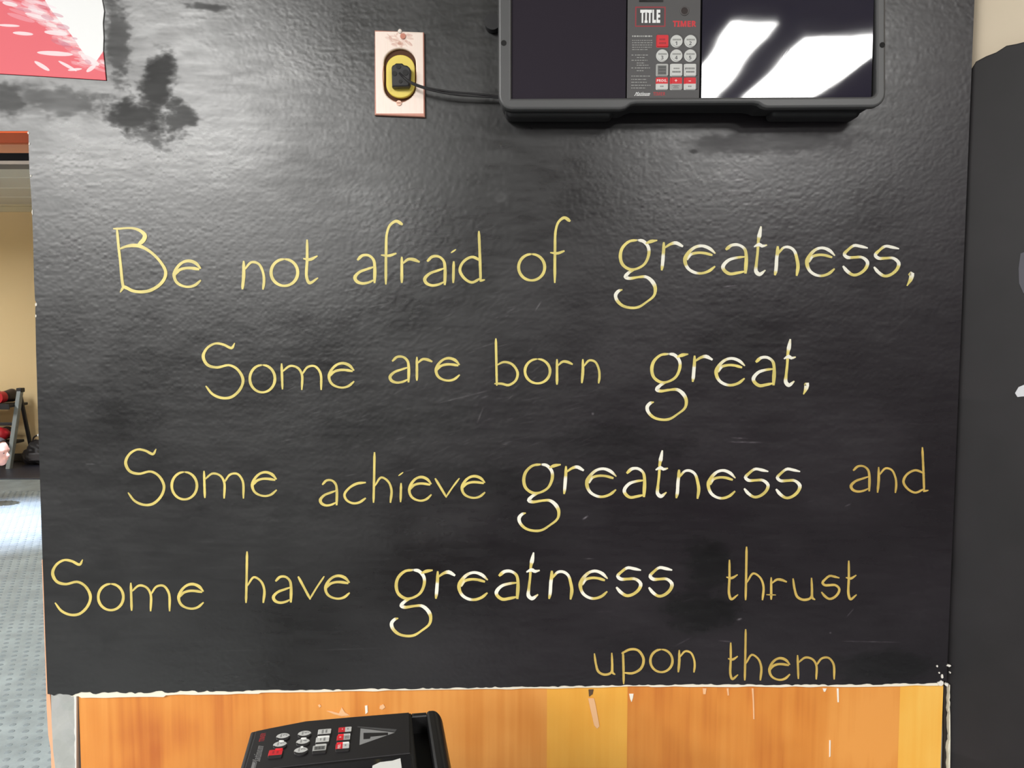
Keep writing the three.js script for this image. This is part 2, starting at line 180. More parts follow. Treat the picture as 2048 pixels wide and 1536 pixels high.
// letter shapes: strokes of [x, y, width factor, whiteness] in a unit box, y down
const ring = (n = 20) => Array.from({ length: n + 1 }, (_, i) => { const t = -Math.PI / 2 - i / n * 2 * Math.PI; return [0.5 + 0.5 * Math.cos(t), 0.5 + 0.5 * Math.sin(t), 0.85 + 0.3 * Math.abs(Math.cos(t)), 0]; });
const gN = (p) => p.map(([x, y, w = 1, c = 0]) => [(x - 205) / 513, (y - 262) / 860, w, c]);
const GLYPH = {
  a: [[[.16, .17, 1.2], [.38, .02, 1], [.68, .02, .9], [.9, .17, 1], [.96, .42, 1.1], [.95, .97, 1.3]], [[.92, .42, .8], [.6, .5, .9], [.25, .6, 1], [.03, .78, 1.3], [.1, .92, 1.2], [.35, 1, 1], [.66, .97, .9], [.92, .88, .8]]],
  b: [[[.06, 0, 1], [.08, .5, 1], [.1, 1, .9]], [[.1, .57, .7], [.4, .5, .9], [.75, .55, 1], [.98, .73, 1.1], [.9, .9, 1], [.6, 1, 1], [.3, .97, 1], [.02, .97, .8]]],
  c: [[[.99, .05, 1], [.6, .1, 1.1], [.25, .3, 1], [.03, .6, 1], [.12, .85, 1], [.4, 1, .9], [.7, .97, 1], [.99, .78, 1.1]]],
  d: [[[.85, .57, 1.1], [.5, .5, 1], [.15, .6, 1], [.02, .76, 1.1], [.2, .92, 1], [.5, 1, 1], [.84, .92, .9]], [[.78, 0, 1], [.82, .5, 1], [.85, .96, 1]], [[.83, .97, 1], [1, .95, .7]]],
  e: [[[.08, .52, 1], [.2, .37, 1.1], [.42, .29, 1], [.66, .285, 1], [.93, .33, 1.3]], [[.99, .29, .9], [.82, .1, 1.2], [.58, .01, 1.1], [.35, .06, 1], [.15, .24, 1.1], [.03, .5, 1.3], [.05, .7, 1.1], [.15, .86, 1], [.35, .97, .85], [.58, 1, .85], [.8, .93, 1], [.99, .76, 1]]],
  f: [[[.97, .06, 1.2], [.7, .01, 1.1], [.42, .07, .9], [.27, .2, .9], [.23, .5, 1], [.22, 1, 1]], [[.02, .545, .8], [.35, .555, 1], [.68, .52, 1]]],
  h: [[[.11, 0, 1], [.09, .5, 1], [.06, 1, 1]], [[.13, .67, .8], [.45, .5, .9], [.8, .58, .9], [.97, .75, 1], [.92, 1, 1.1]]],
  m: [[[.03, 0, 1], [.05, .98, 1]], [[.05, .3, .8], [.23, .08, .9], [.41, .15, .9], [.51, .4, 1], [.51, 1, 1]], [[.52, .4, .8], [.65, .12, .9], [.82, .09, .9], [.95, .35, 1], [.97, 1, 1]]],
  n: [[[.13, .01, 1], [.13, .5, 1.2], [.08, .98, 1.1]], [[.17, .3, .8], [.45, .04, .9], [.75, .1, .9], [.93, .4, .9], [.97, .7, 1], [.93, .99, 1]]],
  o: [ring()],
  p: [[[.06, .1, 1], [.08, .5, 1.1], [.09, 1, 1]], [[.02, .13, 1], [.38, .02, 1], [.73, .05, 1.1], [.97, .3, 1.2], [.86, .56, 1.1], [.5, .7, 1], [.1, .69, .9]]],
  r: [[[.09, 0, 1], [.09, 1, 1.1]], [[.14, .25, .8], [.42, .08, 1], [.7, .09, 1.2], [.99, .18, 1.1]]],
  S: [[[.78, .01, .7], [.71, .09, 1.1], [.51, .03, 1], [.31, .01, .9], [.11, .09, 1], [.01, .24, 1.3], [.11, .39, 1.2], [.34, .44, 1], [.65, .4, .9], [.86, .48, 1.1], [.99, .66, 1.2], [.92, .83, 1.1], [.71, .97, 1.1], [.48, .99, 1], [.24, .92, 1], [.08, .78, .8]]],
  s: [[[.95, .1, .9], [.7, .05, 1], [.45, .02, 1], [.21, .16, .9], [.06, .31, 1.1], [.18, .41, 1.1], [.45, .41, 1], [.76, .41, 1], [.97, .56, 1.1], [.91, .76, 1], [.67, .94, 1], [.42, .99, 1], [.18, .87, 1.1], [.02, .72, 1]]],
  t: [[[.25, 0, 1], [.25, .45, 1], [.22, .86, 1.1], [.42, .99, 1.1], [.99, .88, .7]], [[.02, .43, .8], [.45, .45, 1.1], [.95, .37, .8]]],
  u: [[[.03, .03, 1], [.1, .5, 1], [.22, .85, 1.1], [.5, .99, 1.1], [.8, .92, 1], [.88, .75, .9]], [[.86, 0, 1], [.88, .5, 1], [.9, .9, 1.1], [1, .97, .8]]],
  v: [[[.02, .02, 1.1], [.24, .5, 1], [.46, .99, 1]], [[.46, .97, .8], [.7, .5, .7], [.98, .01, .8]]],
  '-': [[[0, .3, .5], [.5, .45, .5], [1, .6, .5]]],
  ',': [[[.45, .2, 1], [.85, .12, 1.9, 1], [.75, .5, 1.5, .6], [.15, 1, .6]]],
  // letters of the emphasised words, with white lights painted over the yellow
  gG: [gN([[490, 258, .9, .6], [380, 275, .9, 0], [290, 360, 1.1, 0], [265, 470, 1.2, 0], [295, 570, 1.1, 0], [390, 632, 1, 0], [480, 622, .8, 0], [580, 560, .9, 0], [632, 440, 1.1, 0], [625, 345, 1.2, 1], [560, 272, 1.2, 1], [490, 258, .9, 1]]), gN([[600, 298, .9], [660, 275, 1.2], [735, 262, .8]]),
    gN([[450, 635, .7, 0], [375, 672, 1.1, .9], [332, 725, 1.4, 1], [375, 746, 1.1, .6], [500, 730, .8, 0], [600, 728, 1.1, .8], [680, 790, 1.4, 1], [716, 870, 1.2, .1], [700, 965, .9, 0], [600, 1050, .7, 0], [500, 1112, .9, 0], [400, 1122, .9, 0], [290, 1092, 1, 0], [218, 1020, 1.2, .7], [205, 955, 1.3, 1], [245, 905, 1.1, .9], [285, 892, .7, 0]])],
  rG: [[[.14, .02, 1.1, 0], [.13, .3, 1.1, .1], [.11, .5, 1.2, 1], [.08, .8, 1.2, 1], [.05, 1, 1, 0]], [[.16, .22, .8, 0], [.42, .08, .9, .2], [.68, .03, 1.3, 1], [.98, .15, 1.2, 1]]],
  eG: [[[.1, .5, 1.1, .6], [.2, .33, 1, .7], [.42, .26, .9, 0], [.66, .27, .9, 0], [.9, .34, 1.2, 0]], [[1, .27, .8, .5], [.82, .1, 1.2, 1], [.58, .01, 1, 1], [.35, .06, 1, .7], [.15, .24, 1.2, .5], [.03, .46, 1.4, 0], [.04, .65, 1.2, .3], [.14, .84, 1.1, 1], [.34, .97, 1, 1], [.55, 1, .9, .2], [.8, .92, 1, 0], [.99, .76, .9, 0]]],
  aG: [[[.16, .17, 1.3, 0], [.38, .03, 1.1, .8], [.66, .02, 1, 1], [.9, .15, 1, .5], [.97, .38, 1.1, 0], [.94, .97, 1.5, 0]], [[.92, .42, .8, 0], [.6, .45, .9, .5], [.25, .54, 1.1, 1], [.03, .75, 1.3, 1], [.08, .88, 1.2, .2], [.3, 1, 1.1, 0], [.6, .97, 1, 0], [.9, .92, .9, 0]]],
  tG: [[[.55, 0, .9, .8], [.42, .18, 1.5, 1], [.34, .28, 1, .1], [.27, .55, .9, 0], [.17, .78, 1, .3], [.15, .93, 1.4, 1], [.43, .99, 1.4, 1], [.88, .91, .7, .5]], [[.02, .41, .8, 1], [.4, .365, 1.4, 1], [.65, .4, 1.1, 1], [1, .38, .8, .6]]],
  nG: [[[.16, .02, 1.2, 0], [.15, .22, 1.2, .3], [.12, .4, 1.2, 1], [.09, .8, 1.2, 1], [.05, .98, 1, 0]], [[.18, .26, .8, .1], [.4, .05, .9, .8], [.62, .04, 1, 1], [.82, .16, 1, .9], [.93, .45, 1.1, 0], [.97, .7, 1.2, 0], [.92, 1, 1.1, 0]]],
  sG: [[[.96, .1, .8, .9], [.7, .05, 1.1, 1], [.45, .02, 1, .9], [.21, .16, .9, 0], [.06, .31, 1.2, .9], [.18, .41, 1.2, .9], [.45, .41, .9, 0], [.76, .41, 1, .7], [.97, .57, 1.3, 1], [.91, .76, 1.1, .1], [.67, .94, 1, 0], [.42, .99, 1, .1], [.18, .87, 1.2, 1], [.02, .71, 1.1, .9]]],
};
const B_STROKES = [[[264, 296, 1], [288, 560, 1], [315, 800, 1], [345, 1100, 1.1], [362, 1190, 1.2]], [[362, 1185, 1.2], [318, 1258, .7]], [[215, 288, .8], [300, 288, .8], [420, 278, .8], [530, 285, .9], [630, 325, 1.2], [692, 390, 1.6], [672, 460, 1.6], [590, 535, 1.5]], [[305, 600, .8], [400, 562, 1], [520, 545, 1.4], [610, 555, 1.4], [720, 605, 1.1], [850, 705, 1], [955, 830, 1.1], [1012, 950, 1.2], [990, 1060, 1.2], [900, 1165, 1.2], [760, 1240, 1.2], [620, 1258, 1.1], [500, 1240, 1.1], [420, 1200, 1.2], [362, 1175, 1.4]]].map((s) => s.map(([x, y, w]) => [200 + x / 7.68, 420 + y / 7.68, w * 6.2, 0]));
// each word: its letters with the box each fills in the photograph
const WORDS = [
  ['Be', 6.6, 'large yellow hand-painted word Be', ['B'], ['e', 344, 518, 405, 577]],
  ['not', 6.6, 'yellow hand-painted word not', ['n', 478, 519, 533, 582], ['o', 539, 515, 599, 575], ['t', 604, 477, 639, 570]],
  ['afraid', 6.4, 'yellow hand-painted word afraid', ['a', 705.6, 506.7, 754.5, 570], ['f', 759, 438, 809, 571], ['r', 797, 511.5, 842, 568], ['a', 845, 509, 895, 574], ['i', 902, 499, 911, 568], ['d', 915.6, 460, 972, 568]],
  ['of', 6.4, 'yellow hand-painted word of', ['o', 1034, 505, 1092.6, 564], ['f', 1097.5, 431, 1144, 568]],
  ['greatness', 6.6, 'yellow painted word greatness with white lights, followed by a comma, in the top line', ['gG', 1228, 477.6, 1314, 619], ['rG', 1318, 481, 1369, 543], ['eG', 1365, 488, 1433, 550], ['aG', 1441, 485.5, 1497, 551], ['tG', 1505, 450.6, 1536, 553], ['nG', 1544, 489, 1600.5, 554], ['eG', 1609, 492, 1672, 555], ['sG', 1682, 486.5, 1739.5, 554], ['sG', 1744, 488, 1802, 556], [',', 1809, 541, 1828, 574]],
  ['Some', 5.8, 'yellow painted word Some beginning the second line', ['S', 403, 683, 490, 800], ['o', 497, 727, 553, 787.5], ['m', 558, 725, 648, 781.6], ['e', 654, 723, 711, 778]],
  ['are', 5.8, 'yellow painted word are', ['a', 776, 710, 822, 768], ['r', 828, 712, 867, 763], ['e', 868, 713, 922, 764]],
  ['born', 5.8, 'yellow painted word born', ['b', 986, 675, 1039, 773], ['o', 1047, 715, 1103, 769.6], ['r', 1108, 716.5, 1147.6, 771], ['n', 1157.6, 716, 1203, 769]],
  ['great', 6.6, 'yellow painted word great with white lights and a comma', ['gG', 1291, 705, 1376, 842.6], ['rG', 1380, 708, 1428, 766], ['eG', 1427.5, 713, 1492, 773.6], ['aG', 1502, 710.5, 1552.7, 774.5], ['tG', 1565, 676, 1593.5, 774.5], [',', 1602.5, 762, 1617.5, 791]],
  ['Some', 5.6, 'yellow painted word Some beginning the third line', ['S', 248, 895, 332, 1013.5], ['o', 341, 941, 397, 1001.5], ['m', 403, 940, 492.5, 998.5], ['e', 500.7, 941, 556, 994.7]],
  ['achieve', 5.6, 'yellow painted word achieve', ['a', 637, 957, 678, 1013.5], ['c', 685, 960, 734, 1009], ['h', 742, 902.6, 787, 1007], ['i', 797, 944.7, 805.5, 1006], ['e', 814.7, 950.7, 865.4, 1004], ['v', 867, 954, 922, 997], ['e', 920, 949, 972.6, 998.4]],
  ['greatness', 6.4, 'yellow painted word greatness with white lights in the third line', ['gG', 1035, 926, 1121, 1064.6], ['rG', 1123, 929, 1170.5, 990], ['eG', 1169, 933.6, 1235, 996.5], ['aG', 1244, 932.7, 1293.5, 997.8], ['tG', 1308.5, 898.5, 1338, 996.5], ['nG', 1347, 936, 1402, 999.5], ['eG', 1412, 937, 1473, 999.5], ['sG', 1484.7, 933.6, 1540.5, 997.8], ['sG', 1548.4, 933.6, 1604, 999.5]],
  ['and', 5.2, 'dull yellow painted word and at the end of the third line', ['a', 1698, 929, 1742.7, 985.5], ['n', 1749, 932, 1796, 987.7], ['d', 1803, 893, 1858, 987.7]],
  ['Some', 5.8, 'yellow painted word Some beginning the fourth line', ['S', 102, 1116, 185, 1233.5], ['o', 194, 1164.6, 250, 1223], ['m', 256.6, 1163.6, 345, 1224], ['e', 353.4, 1164.6, 410, 1220]],
  ['have', 5.8, 'yellow painted word have', ['h', 487, 1101, 533, 1207.4], ['a', 543, 1149.7, 586.7, 1208], ['v', 593, 1150, 652, 1201], ['e', 647, 1148, 702, 1200]],
  ['greatness', 6.6, 'yellow painted word greatness with white lights in the fourth line', ['gG', 780, 1137, 865, 1275], ['rG', 866.6, 1139, 913.4, 1199.4], ['eG', 913.4, 1141, 978, 1202.5], ['aG', 988, 1138, 1040.6, 1201.6], ['tG', 1050, 1102.5, 1081.6, 1201], ['nG', 1092.5, 1138, 1148.4, 1201], ['eG', 1156, 1138, 1217.5, 1200], ['sG', 1229, 1131, 1286, 1195], ['sG', 1294, 1130.6, 1348.4, 1196]],
  ['thrust', 5.3, 'dull yellow painted word thrust', ['t', 1450.6, 1118, 1478, 1201.6], ['h', 1486, 1091.7, 1530.6, 1201.6], ['r', 1536.5, 1153, 1575.4, 1200.7], ['-', 1531, 1186, 1553, 1193], ['u', 1582, 1154, 1631.7, 1202.5], ['s', 1640, 1148, 1682, 1200.7], ['t', 1689.7, 1119.6, 1715, 1201.6]],
  ['upon', 5.2, 'dull yellow painted word upon in the bottom line', ['u', 1185, 1304, 1232, 1352], ['p', 1240.6, 1294.5, 1291, 1369.5], ['o', 1298, 1296, 1347.5, 1346.6], ['n', 1351, 1298, 1393, 1346.6]],
  ['them', 5.2, 'dull yellow painted word them in the bottom line', ['t', 1454, 1283.6, 1478, 1361], ['h', 1484.6, 1256.7, 1526, 1362], ['e', 1535, 1313, 1582, 1362], ['m', 1590, 1308.5, 1673, 1360]],
];
const DIMMED = { and: 1, thrust: 0.9, upon: 0.9, them: 1 };   // thinner coats, with the dimmer light at lower right put into the colour
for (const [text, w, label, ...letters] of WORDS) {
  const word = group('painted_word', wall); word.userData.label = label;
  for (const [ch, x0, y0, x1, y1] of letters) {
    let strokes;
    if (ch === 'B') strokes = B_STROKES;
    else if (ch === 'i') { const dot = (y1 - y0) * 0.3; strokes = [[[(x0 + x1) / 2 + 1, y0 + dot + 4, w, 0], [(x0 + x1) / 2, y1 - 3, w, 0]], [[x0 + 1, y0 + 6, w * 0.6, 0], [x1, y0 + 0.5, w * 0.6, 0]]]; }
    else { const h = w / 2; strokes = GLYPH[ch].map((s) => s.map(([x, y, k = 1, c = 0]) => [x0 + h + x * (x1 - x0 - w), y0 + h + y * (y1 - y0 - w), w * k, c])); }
    const g = mergeGeometries(strokes.map((s, i) => ribbon(s, 0.0006 + 0.00006 * i, DIMMED[text] ?? Math.min(0.5, Math.max(0, (letters[0][2] ?? 450) - 560) / 1600))));  // lower rows turn golder, following the light as it falls off
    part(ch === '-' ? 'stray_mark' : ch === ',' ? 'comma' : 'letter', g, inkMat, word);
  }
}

// ---------------------------------------------------------------- opening to the next room
{
  const lin1 = group('trim_1'); structure(lin1, 'orange-red painted underside of the opening, its back half coloured as if lit');
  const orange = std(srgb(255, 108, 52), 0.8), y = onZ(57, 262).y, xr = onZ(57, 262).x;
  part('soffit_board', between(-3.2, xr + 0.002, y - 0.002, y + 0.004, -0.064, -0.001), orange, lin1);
  part('soffit_board', between(-3.2, xr + 0.002, y - 0.004, y + 0.004, -0.125, -0.065), std(srgb(255, 165, 118), 0.8), lin1);  // paler colour stands for the light on the back half
}
// ---------------------------------------------------------------- wood boards under the quotation
{
  const wood = thing('wood_panelling', 'orange and yellow vertical wood boards under the black quotation wall', 'panelling', [0, 0, 0]);
  const grain = (base, dark, light, s) => dataTexture(512, 512, (i, j) => { const broad = fbm(i / 70, j / 420, s, 4), fine = fbm(i / 5, j / 160, s + 9, 3), cloud = fbm(i / 60, j / 60, s + 20, 3); const t = Math.min(1, Math.max(0, 0.5 + 1.9 * (broad - 0.5) + 0.5 * (fine - 0.5) + 0.7 * (cloud - 0.5))); return [0, 1, 2].map((k) => (t < 0.5 ? dark[k] + (base[k] - dark[k]) * t * 2 : base[k] + (light[k] - base[k]) * (t - 0.5) * 2)); }, true);
  const oTex = grain([222, 138, 54], [194, 104, 34], [236, 158, 74], 5), yTex = grain([246, 180, 72], [238, 166, 58], [250, 192, 88], 55);
  for (const x of [oTex, yTex]) x.wrapS = x.wrapT = THREE.RepeatWrapping;
  const m = (t, r) => phys(0xffffff, r, { map: t, clearcoat: 0.35, clearcoatRoughness: 0.35 });
  const oMat = m(oTex, 0.5), yMat = m(yTex, 0.5);
  const B = [[157, 700, 0], [700, 1094, 0], [1094, 1255, 1], [1255, 1434, 0], [1434, 1800, 0], [1800, 1886, 1]];
  B.forEach(([a, b, y], i) => { const p = onZ(a, 1390, -0.006), q = onZ(b, 1390, -0.006), edge = (u) => onZ(u, 1388 - (u - 150) * 0.0148 + 5 * sstep(1300, 1700, u), 0).y - 0.0018, tp = [0, 0.25, 0.5, 0.75, 1].map((k) => new THREE.Vector2(q.x + (p.x - q.x) * k, edge(b + (a - b) * k))); const g = slab([new THREE.Vector2(p.x, 0.12), new THREE.Vector2(q.x, 0.12), ...tp], -0.0135, -0.006); planarUV(g, -0.61 + 0.13 * (i % 3), 0.84 + 0.02 * i, 0.62, 0.62); part('board', g, y ? yMat : oMat, wood); });
  const drip = std(srgb(244, 190, 140), 0.6), white = std(srgb(248, 240, 225), 0.6), darkc = std(srgb(92, 70, 50), 0.8);
  const d = (pts, mt, n = 'paint_drip') => part(n, slab(W(pts.map(([u, v]) => [u, Math.max(v, 1393.8 - (u - 150) * 0.0148 + 5 * sstep(1300, 1700, u))]), -0.006), -0.006, -0.0048, 0.0003, [], 1), mt, wood);
  d([[1176, 1396], [1188, 1396], [1191, 1408], [1199, 1452], [1194, 1457], [1188, 1450], [1181, 1420]], drip); d([[1177, 1378], [1187, 1378], [1185, 1388], [1178, 1393]], darkc, 'paint_chip');
  d([[1258, 1387], [1267, 1387], [1266, 1395], [1263, 1404], [1260, 1397]], white); d([[1405, 1376], [1413, 1376], [1411, 1388], [1406, 1388]], drip); d([[1453, 1376], [1457, 1376], [1458, 1390], [1455, 1391]], drip);
  d([[1503, 1374], [1507, 1374], [1508, 1400], [1509, 1438], [1506, 1438], [1505, 1402]], drip); d([[1645, 1372], [1653, 1372], [1650, 1383], [1647, 1383]], white); d([[1673, 1372], [1677, 1372], [1677.5, 1404], [1674.5, 1404]], white); d([[1658, 1480], [1661, 1480], [1660.5, 1512], [1658, 1514]], white);
  d([[653, 1421], [668, 1428], [684, 1432], [700, 1430], [690, 1424], [684, 1414], [678, 1426], [664, 1422]], drip, 'scuff'); d([[730, 1411], [735, 1410], [736, 1424], [731, 1428]], white, 'scuff'); d([[760, 1411], [767, 1408], [771, 1414], [765, 1419], [759, 1417]], drip, 'scuff'); d([[636, 1410], [640, 1408], [643, 1412], [639, 1415]], drip, 'scuff');
  // unfinished joint beside the right-hand wall
  const jl = [], jr = []; for (let v = 1370; v <= 1560; v += 5) { jl.push([1898 + (noise(v / 10, 4, 3) - 0.5) * 4 * (v > 1420 ? 1.2 : 0.6), v]); jr.push([1900.5 + (v - 1370) * -0.012 + (noise(v / 7, 5, 3) - 0.5) * 2, v]); }
  part('filler_line', slab(W([...jl, ...jr.reverse()], -0.003), -0.014, -0.003, 0.0004), std(srgb(232, 226, 206), 0.8), wall);
  const gl = [], gr = []; for (let v = 1372; v <= 1560; v += 6) { gl.push([1886.5 + (v - 1372) * 0.012, v]); gr.push([1897, v]); }
  part('joint_gap', slab(W([...gl, ...gr.reverse()], -0.01), -0.0139, -0.01), std(srgb(40, 32, 28), 0.8), wall);
}

// ---------------------------------------------------------------- angled wall at the right, painted black up to head height
{
  const wr = group('wall_right'); structure(wr, 'cream wall painted black to head height, angled beside the quotation wall');
  const cream = std(srgb(243, 226, 200), 0.7), A = new THREE.Vector3(0.6085, 0, -0.02);
  const inner = new THREE.Group(); inner.name = 'angled_face';
  // local x runs along the wall (45 degrees towards the viewer), local z faces the room
  const place = (g) => { g.rotateY(-Math.PI / 4); g.translate(A.x, 0, A.z); return g; };
  part('cream_face', place(between(-0.02, 2.4, 0, CEILING, -0.12, -0.016)), cream, wr);
  const top = []; for (let x = 0.03; x <= 2.4; x += 0.012) top.push(new THREE.Vector2(x, 1.967 - 0.0015 * (noise(x * 60, 1, 8) - 0.5) * 3 - 0.008 * sstep(0.06, 0.035, x)));
  const low = [new THREE.Vector2(2.4, 0), new THREE.Vector2(-0.012, 0), new THREE.Vector2(-0.006, 1.0), new THREE.Vector2(0.004, 1.6), new THREE.Vector2(0.0105, 1.9), new THREE.Vector2(0.0125, 1.944), new THREE.Vector2(0.018, 1.953)];
  const bt = dataTexture(256, 256, (i, j) => { const k = 0.8 + 0.5 * fbm(i / 30, j / 30, 91, 4); return [31 * k, 28 * k, 30 * k]; }, true); bt.wrapS = bt.wrapT = THREE.RepeatWrapping;
  const g = slab([...top.reverse().map((p) => p), ...[]].length ? [...low, ...top.reverse()].reverse() : low, -0.016, 0.002, 0.0015); planarUV(g, 0, 0, 0.5, 0.5);
  part('black_dado', place(g), std(0xffffff, 0.5, { map: bt }), wr);
  const spot = (u, v, pts, m) => { const o = pts.map(([a, b]) => { const d = sight(u + a, v + b), n = new THREE.Vector3(-1, 0, 1), t = n.clone().dot(A.clone().sub(EYE)) / n.dot(d), p = EYE.clone().addScaledVector(d, t); return new THREE.Vector2((p.x - A.x) * Math.SQRT2, p.y); }); part('paint_mark', place(slab(o, 0.0018, 0.0028, 0.0004)), m, wr); };
  spot(2044, 545, [[-6, -8], [-2, -38], [10, -42], [24, -10], [20, 36], [4, 42], [-5, 22]], std(srgb(92, 90, 98), 0.6));
  spot(2042, 782, [[-11, 4], [-4, -8], [8, -13], [20, -8], [18, 10], [2, 11], [-6, 12]], std(srgb(226, 226, 230), 0.5));
}

// ---------------------------------------------------------------- room shells
{
  const cream = std(srgb(228, 198, 150), 0.75), creamMain = std(srgb(70, 68, 70), 0.7), white = std(srgb(214, 208, 192), 0.8);
  const s = (name, g, m) => structure(mesh(name, g, m));
  s('wall_right_return', between(2.2, 2.32, 0, CEILING, 1.5, 9.1), creamMain);
  s('wall_back', between(-5.1, 2.32, 0, CEILING, 9.0, 9.12), creamMain);
  s('wall_left', between(-5.12, -5.0, 0, CEILING, 0, 9.1), creamMain);
  s('wall_front_left', between(-5.1, -3.2, 0, CEILING, -0.125, 0), std(srgb(60, 58, 58), 0.5));
  s('wall_far', between(-9.2, 1.0, 0, CEILING, -8.92, -8.8), cream);
  s('wall_far_left', between(-9.2, -9.08, 0, CEILING, -8.9, -0.1), cream);
  s('wall_far_right', between(0.9, 1.02, 0, CEILING, -8.9, -0.1), cream);
  s('wall_far_front', between(-9.2, -4.0, 0, CEILING, -0.24, -0.126), cream);
  s('wall_far_front_right', between(0.58, 1.02, 0, CEILING, -0.24, -0.126), cream);
  // ceiling with its hanging grid over the next room
  const c = group('ceiling'); structure(c);
  part('ceiling_board', between(-9.3, 2.5, CEILING, CEILING + 0.1, -9.0, 9.2), white, c);
  const rail = std(srgb(232, 228, 214), 0.6);
  for (let k = 0; k < 4; k++) part('grid_rail', between(-9.1, 0.9, CEILING - 0.004, CEILING + 0.001, -8.2 + 0.61 * k - 0.012, -8.2 + 0.61 * k + 0.012), rail, c);
  const cor = group('trim_2'); structure(cor, 'pale moulding where the beige wall meets the ceiling');
  const prof = [[0, 0], [0.055, 0], [0.05, -0.018], [0.03, -0.03], [0.018, -0.06], [0.012, -0.078], [0, -0.082]].map(([a, b]) => new THREE.Vector2(a, b));
  const pg = new THREE.ExtrudeGeometry(new THREE.Shape(prof), { depth: 9.9, bevelEnabled: false }); pg.rotateY(-Math.PI / 2); pg.rotateY(0);
  pg.translate(0.9, CEILING, -8.8); part('moulding', pg, std(srgb(205, 190, 155), 0.6), cor);
  s('baseboard_far', rbox(9.9, 0.1, 0.016, 0.004, -4.1, 0.05, -8.792), std(srgb(70, 66, 64), 0.6));
  // black duct across the near part of the next room
  const bm = group('beam_far'); structure(bm, 'black boxed beam under the ceiling of the next room');
  part('beam_face', between(-6, 0.9, 2.27, CEILING, -2.46, -2.35), phys(srgb(12, 11, 12), 0.95, { specularIntensity: 0.2 }), bm);
  part('beam_soffit', between(-6, 0.9, 2.256, 2.27, -2.46, -2.35), std(srgb(120, 108, 98), 0.8), bm);
}
// floor: rubber sheet with raised coins in the next room
{
  const f = group('floor'); structure(f, 'blue-grey rubber gym floor with raised studs');
  const t = dataTexture(512, 512, (i, j) => { const k = 0.85 + 0.3 * fbm(i / 40, j / 40, 101, 5) + 0.05 * (noise(i / 2, j / 2, 4) - 0.5); return [130 * k, 137 * k, 138 * k]; }, true); t.wrapS = t.wrapT = THREE.RepeatWrapping;
  const g = between(-9.3, 2.5, -0.12, 0, -9.0, 9.2); { const p = g.attributes.position, uv = g.attributes.uv; for (let i = 0; i < p.count; i++) uv.setXY(i, p.getX(i) / 1.2, p.getZ(i) / 1.2); }
  part('rubber_sheet', g, std(0xffffff, 0.42, { map: t }), f);
  part('dark_floor_sheet', rbox(8.2, 0.012, 1.15, 0.004, -5.0, 0.006, -8.22), std(srgb(44, 43, 52), 0.4), f);  // thin dark sheet along the foot of the far wall
  const mat = std(srgb(44, 43, 45), 0.6); for (let a = 0; a < 3; a++) for (let b = 0; b < 3; b++) part('dark_floor_sheet', rbox(2.3, 0.02, 2.1, 0.006, -3.8 + 2.34 * a, 0.01, 3.39 + 2.14 * b), mat, f);  // dark sheets added out of view to cut bounce onto the black wall
  const prof = [[0, 0.0032], [0.009, 0.003], [0.0115, 0.0018], [0.013, 0]].map(([a, b]) => new THREE.Vector2(a, b));
  const stud = new THREE.LatheGeometry(prof.reverse(), 10), P = [];
  for (let z = -7.0; z < -0.9; z += 0.055) { const D = EYE.z - z, xl = -0.66 * D - 0.3, xr = -0.5 * D; for (let x = Math.ceil(xl / 0.055) * 0.055; x < xr; x += 0.055) P.push([x + (Math.round(z / 0.055) % 2 ? 0.0275 : 0), z]); }
  const im = new THREE.InstancedMesh(stud, std(srgb(110, 117, 119), 0.5), P.length), M = new THREE.Matrix4();
  P.forEach(([x, z], i) => im.setMatrixAt(i, M.makeTranslation(x, 0, z))); im.name = 'studs'; im.userData.kind = 'stuff'; im.castShadow = im.receiveShadow = true; f.add(im);
}

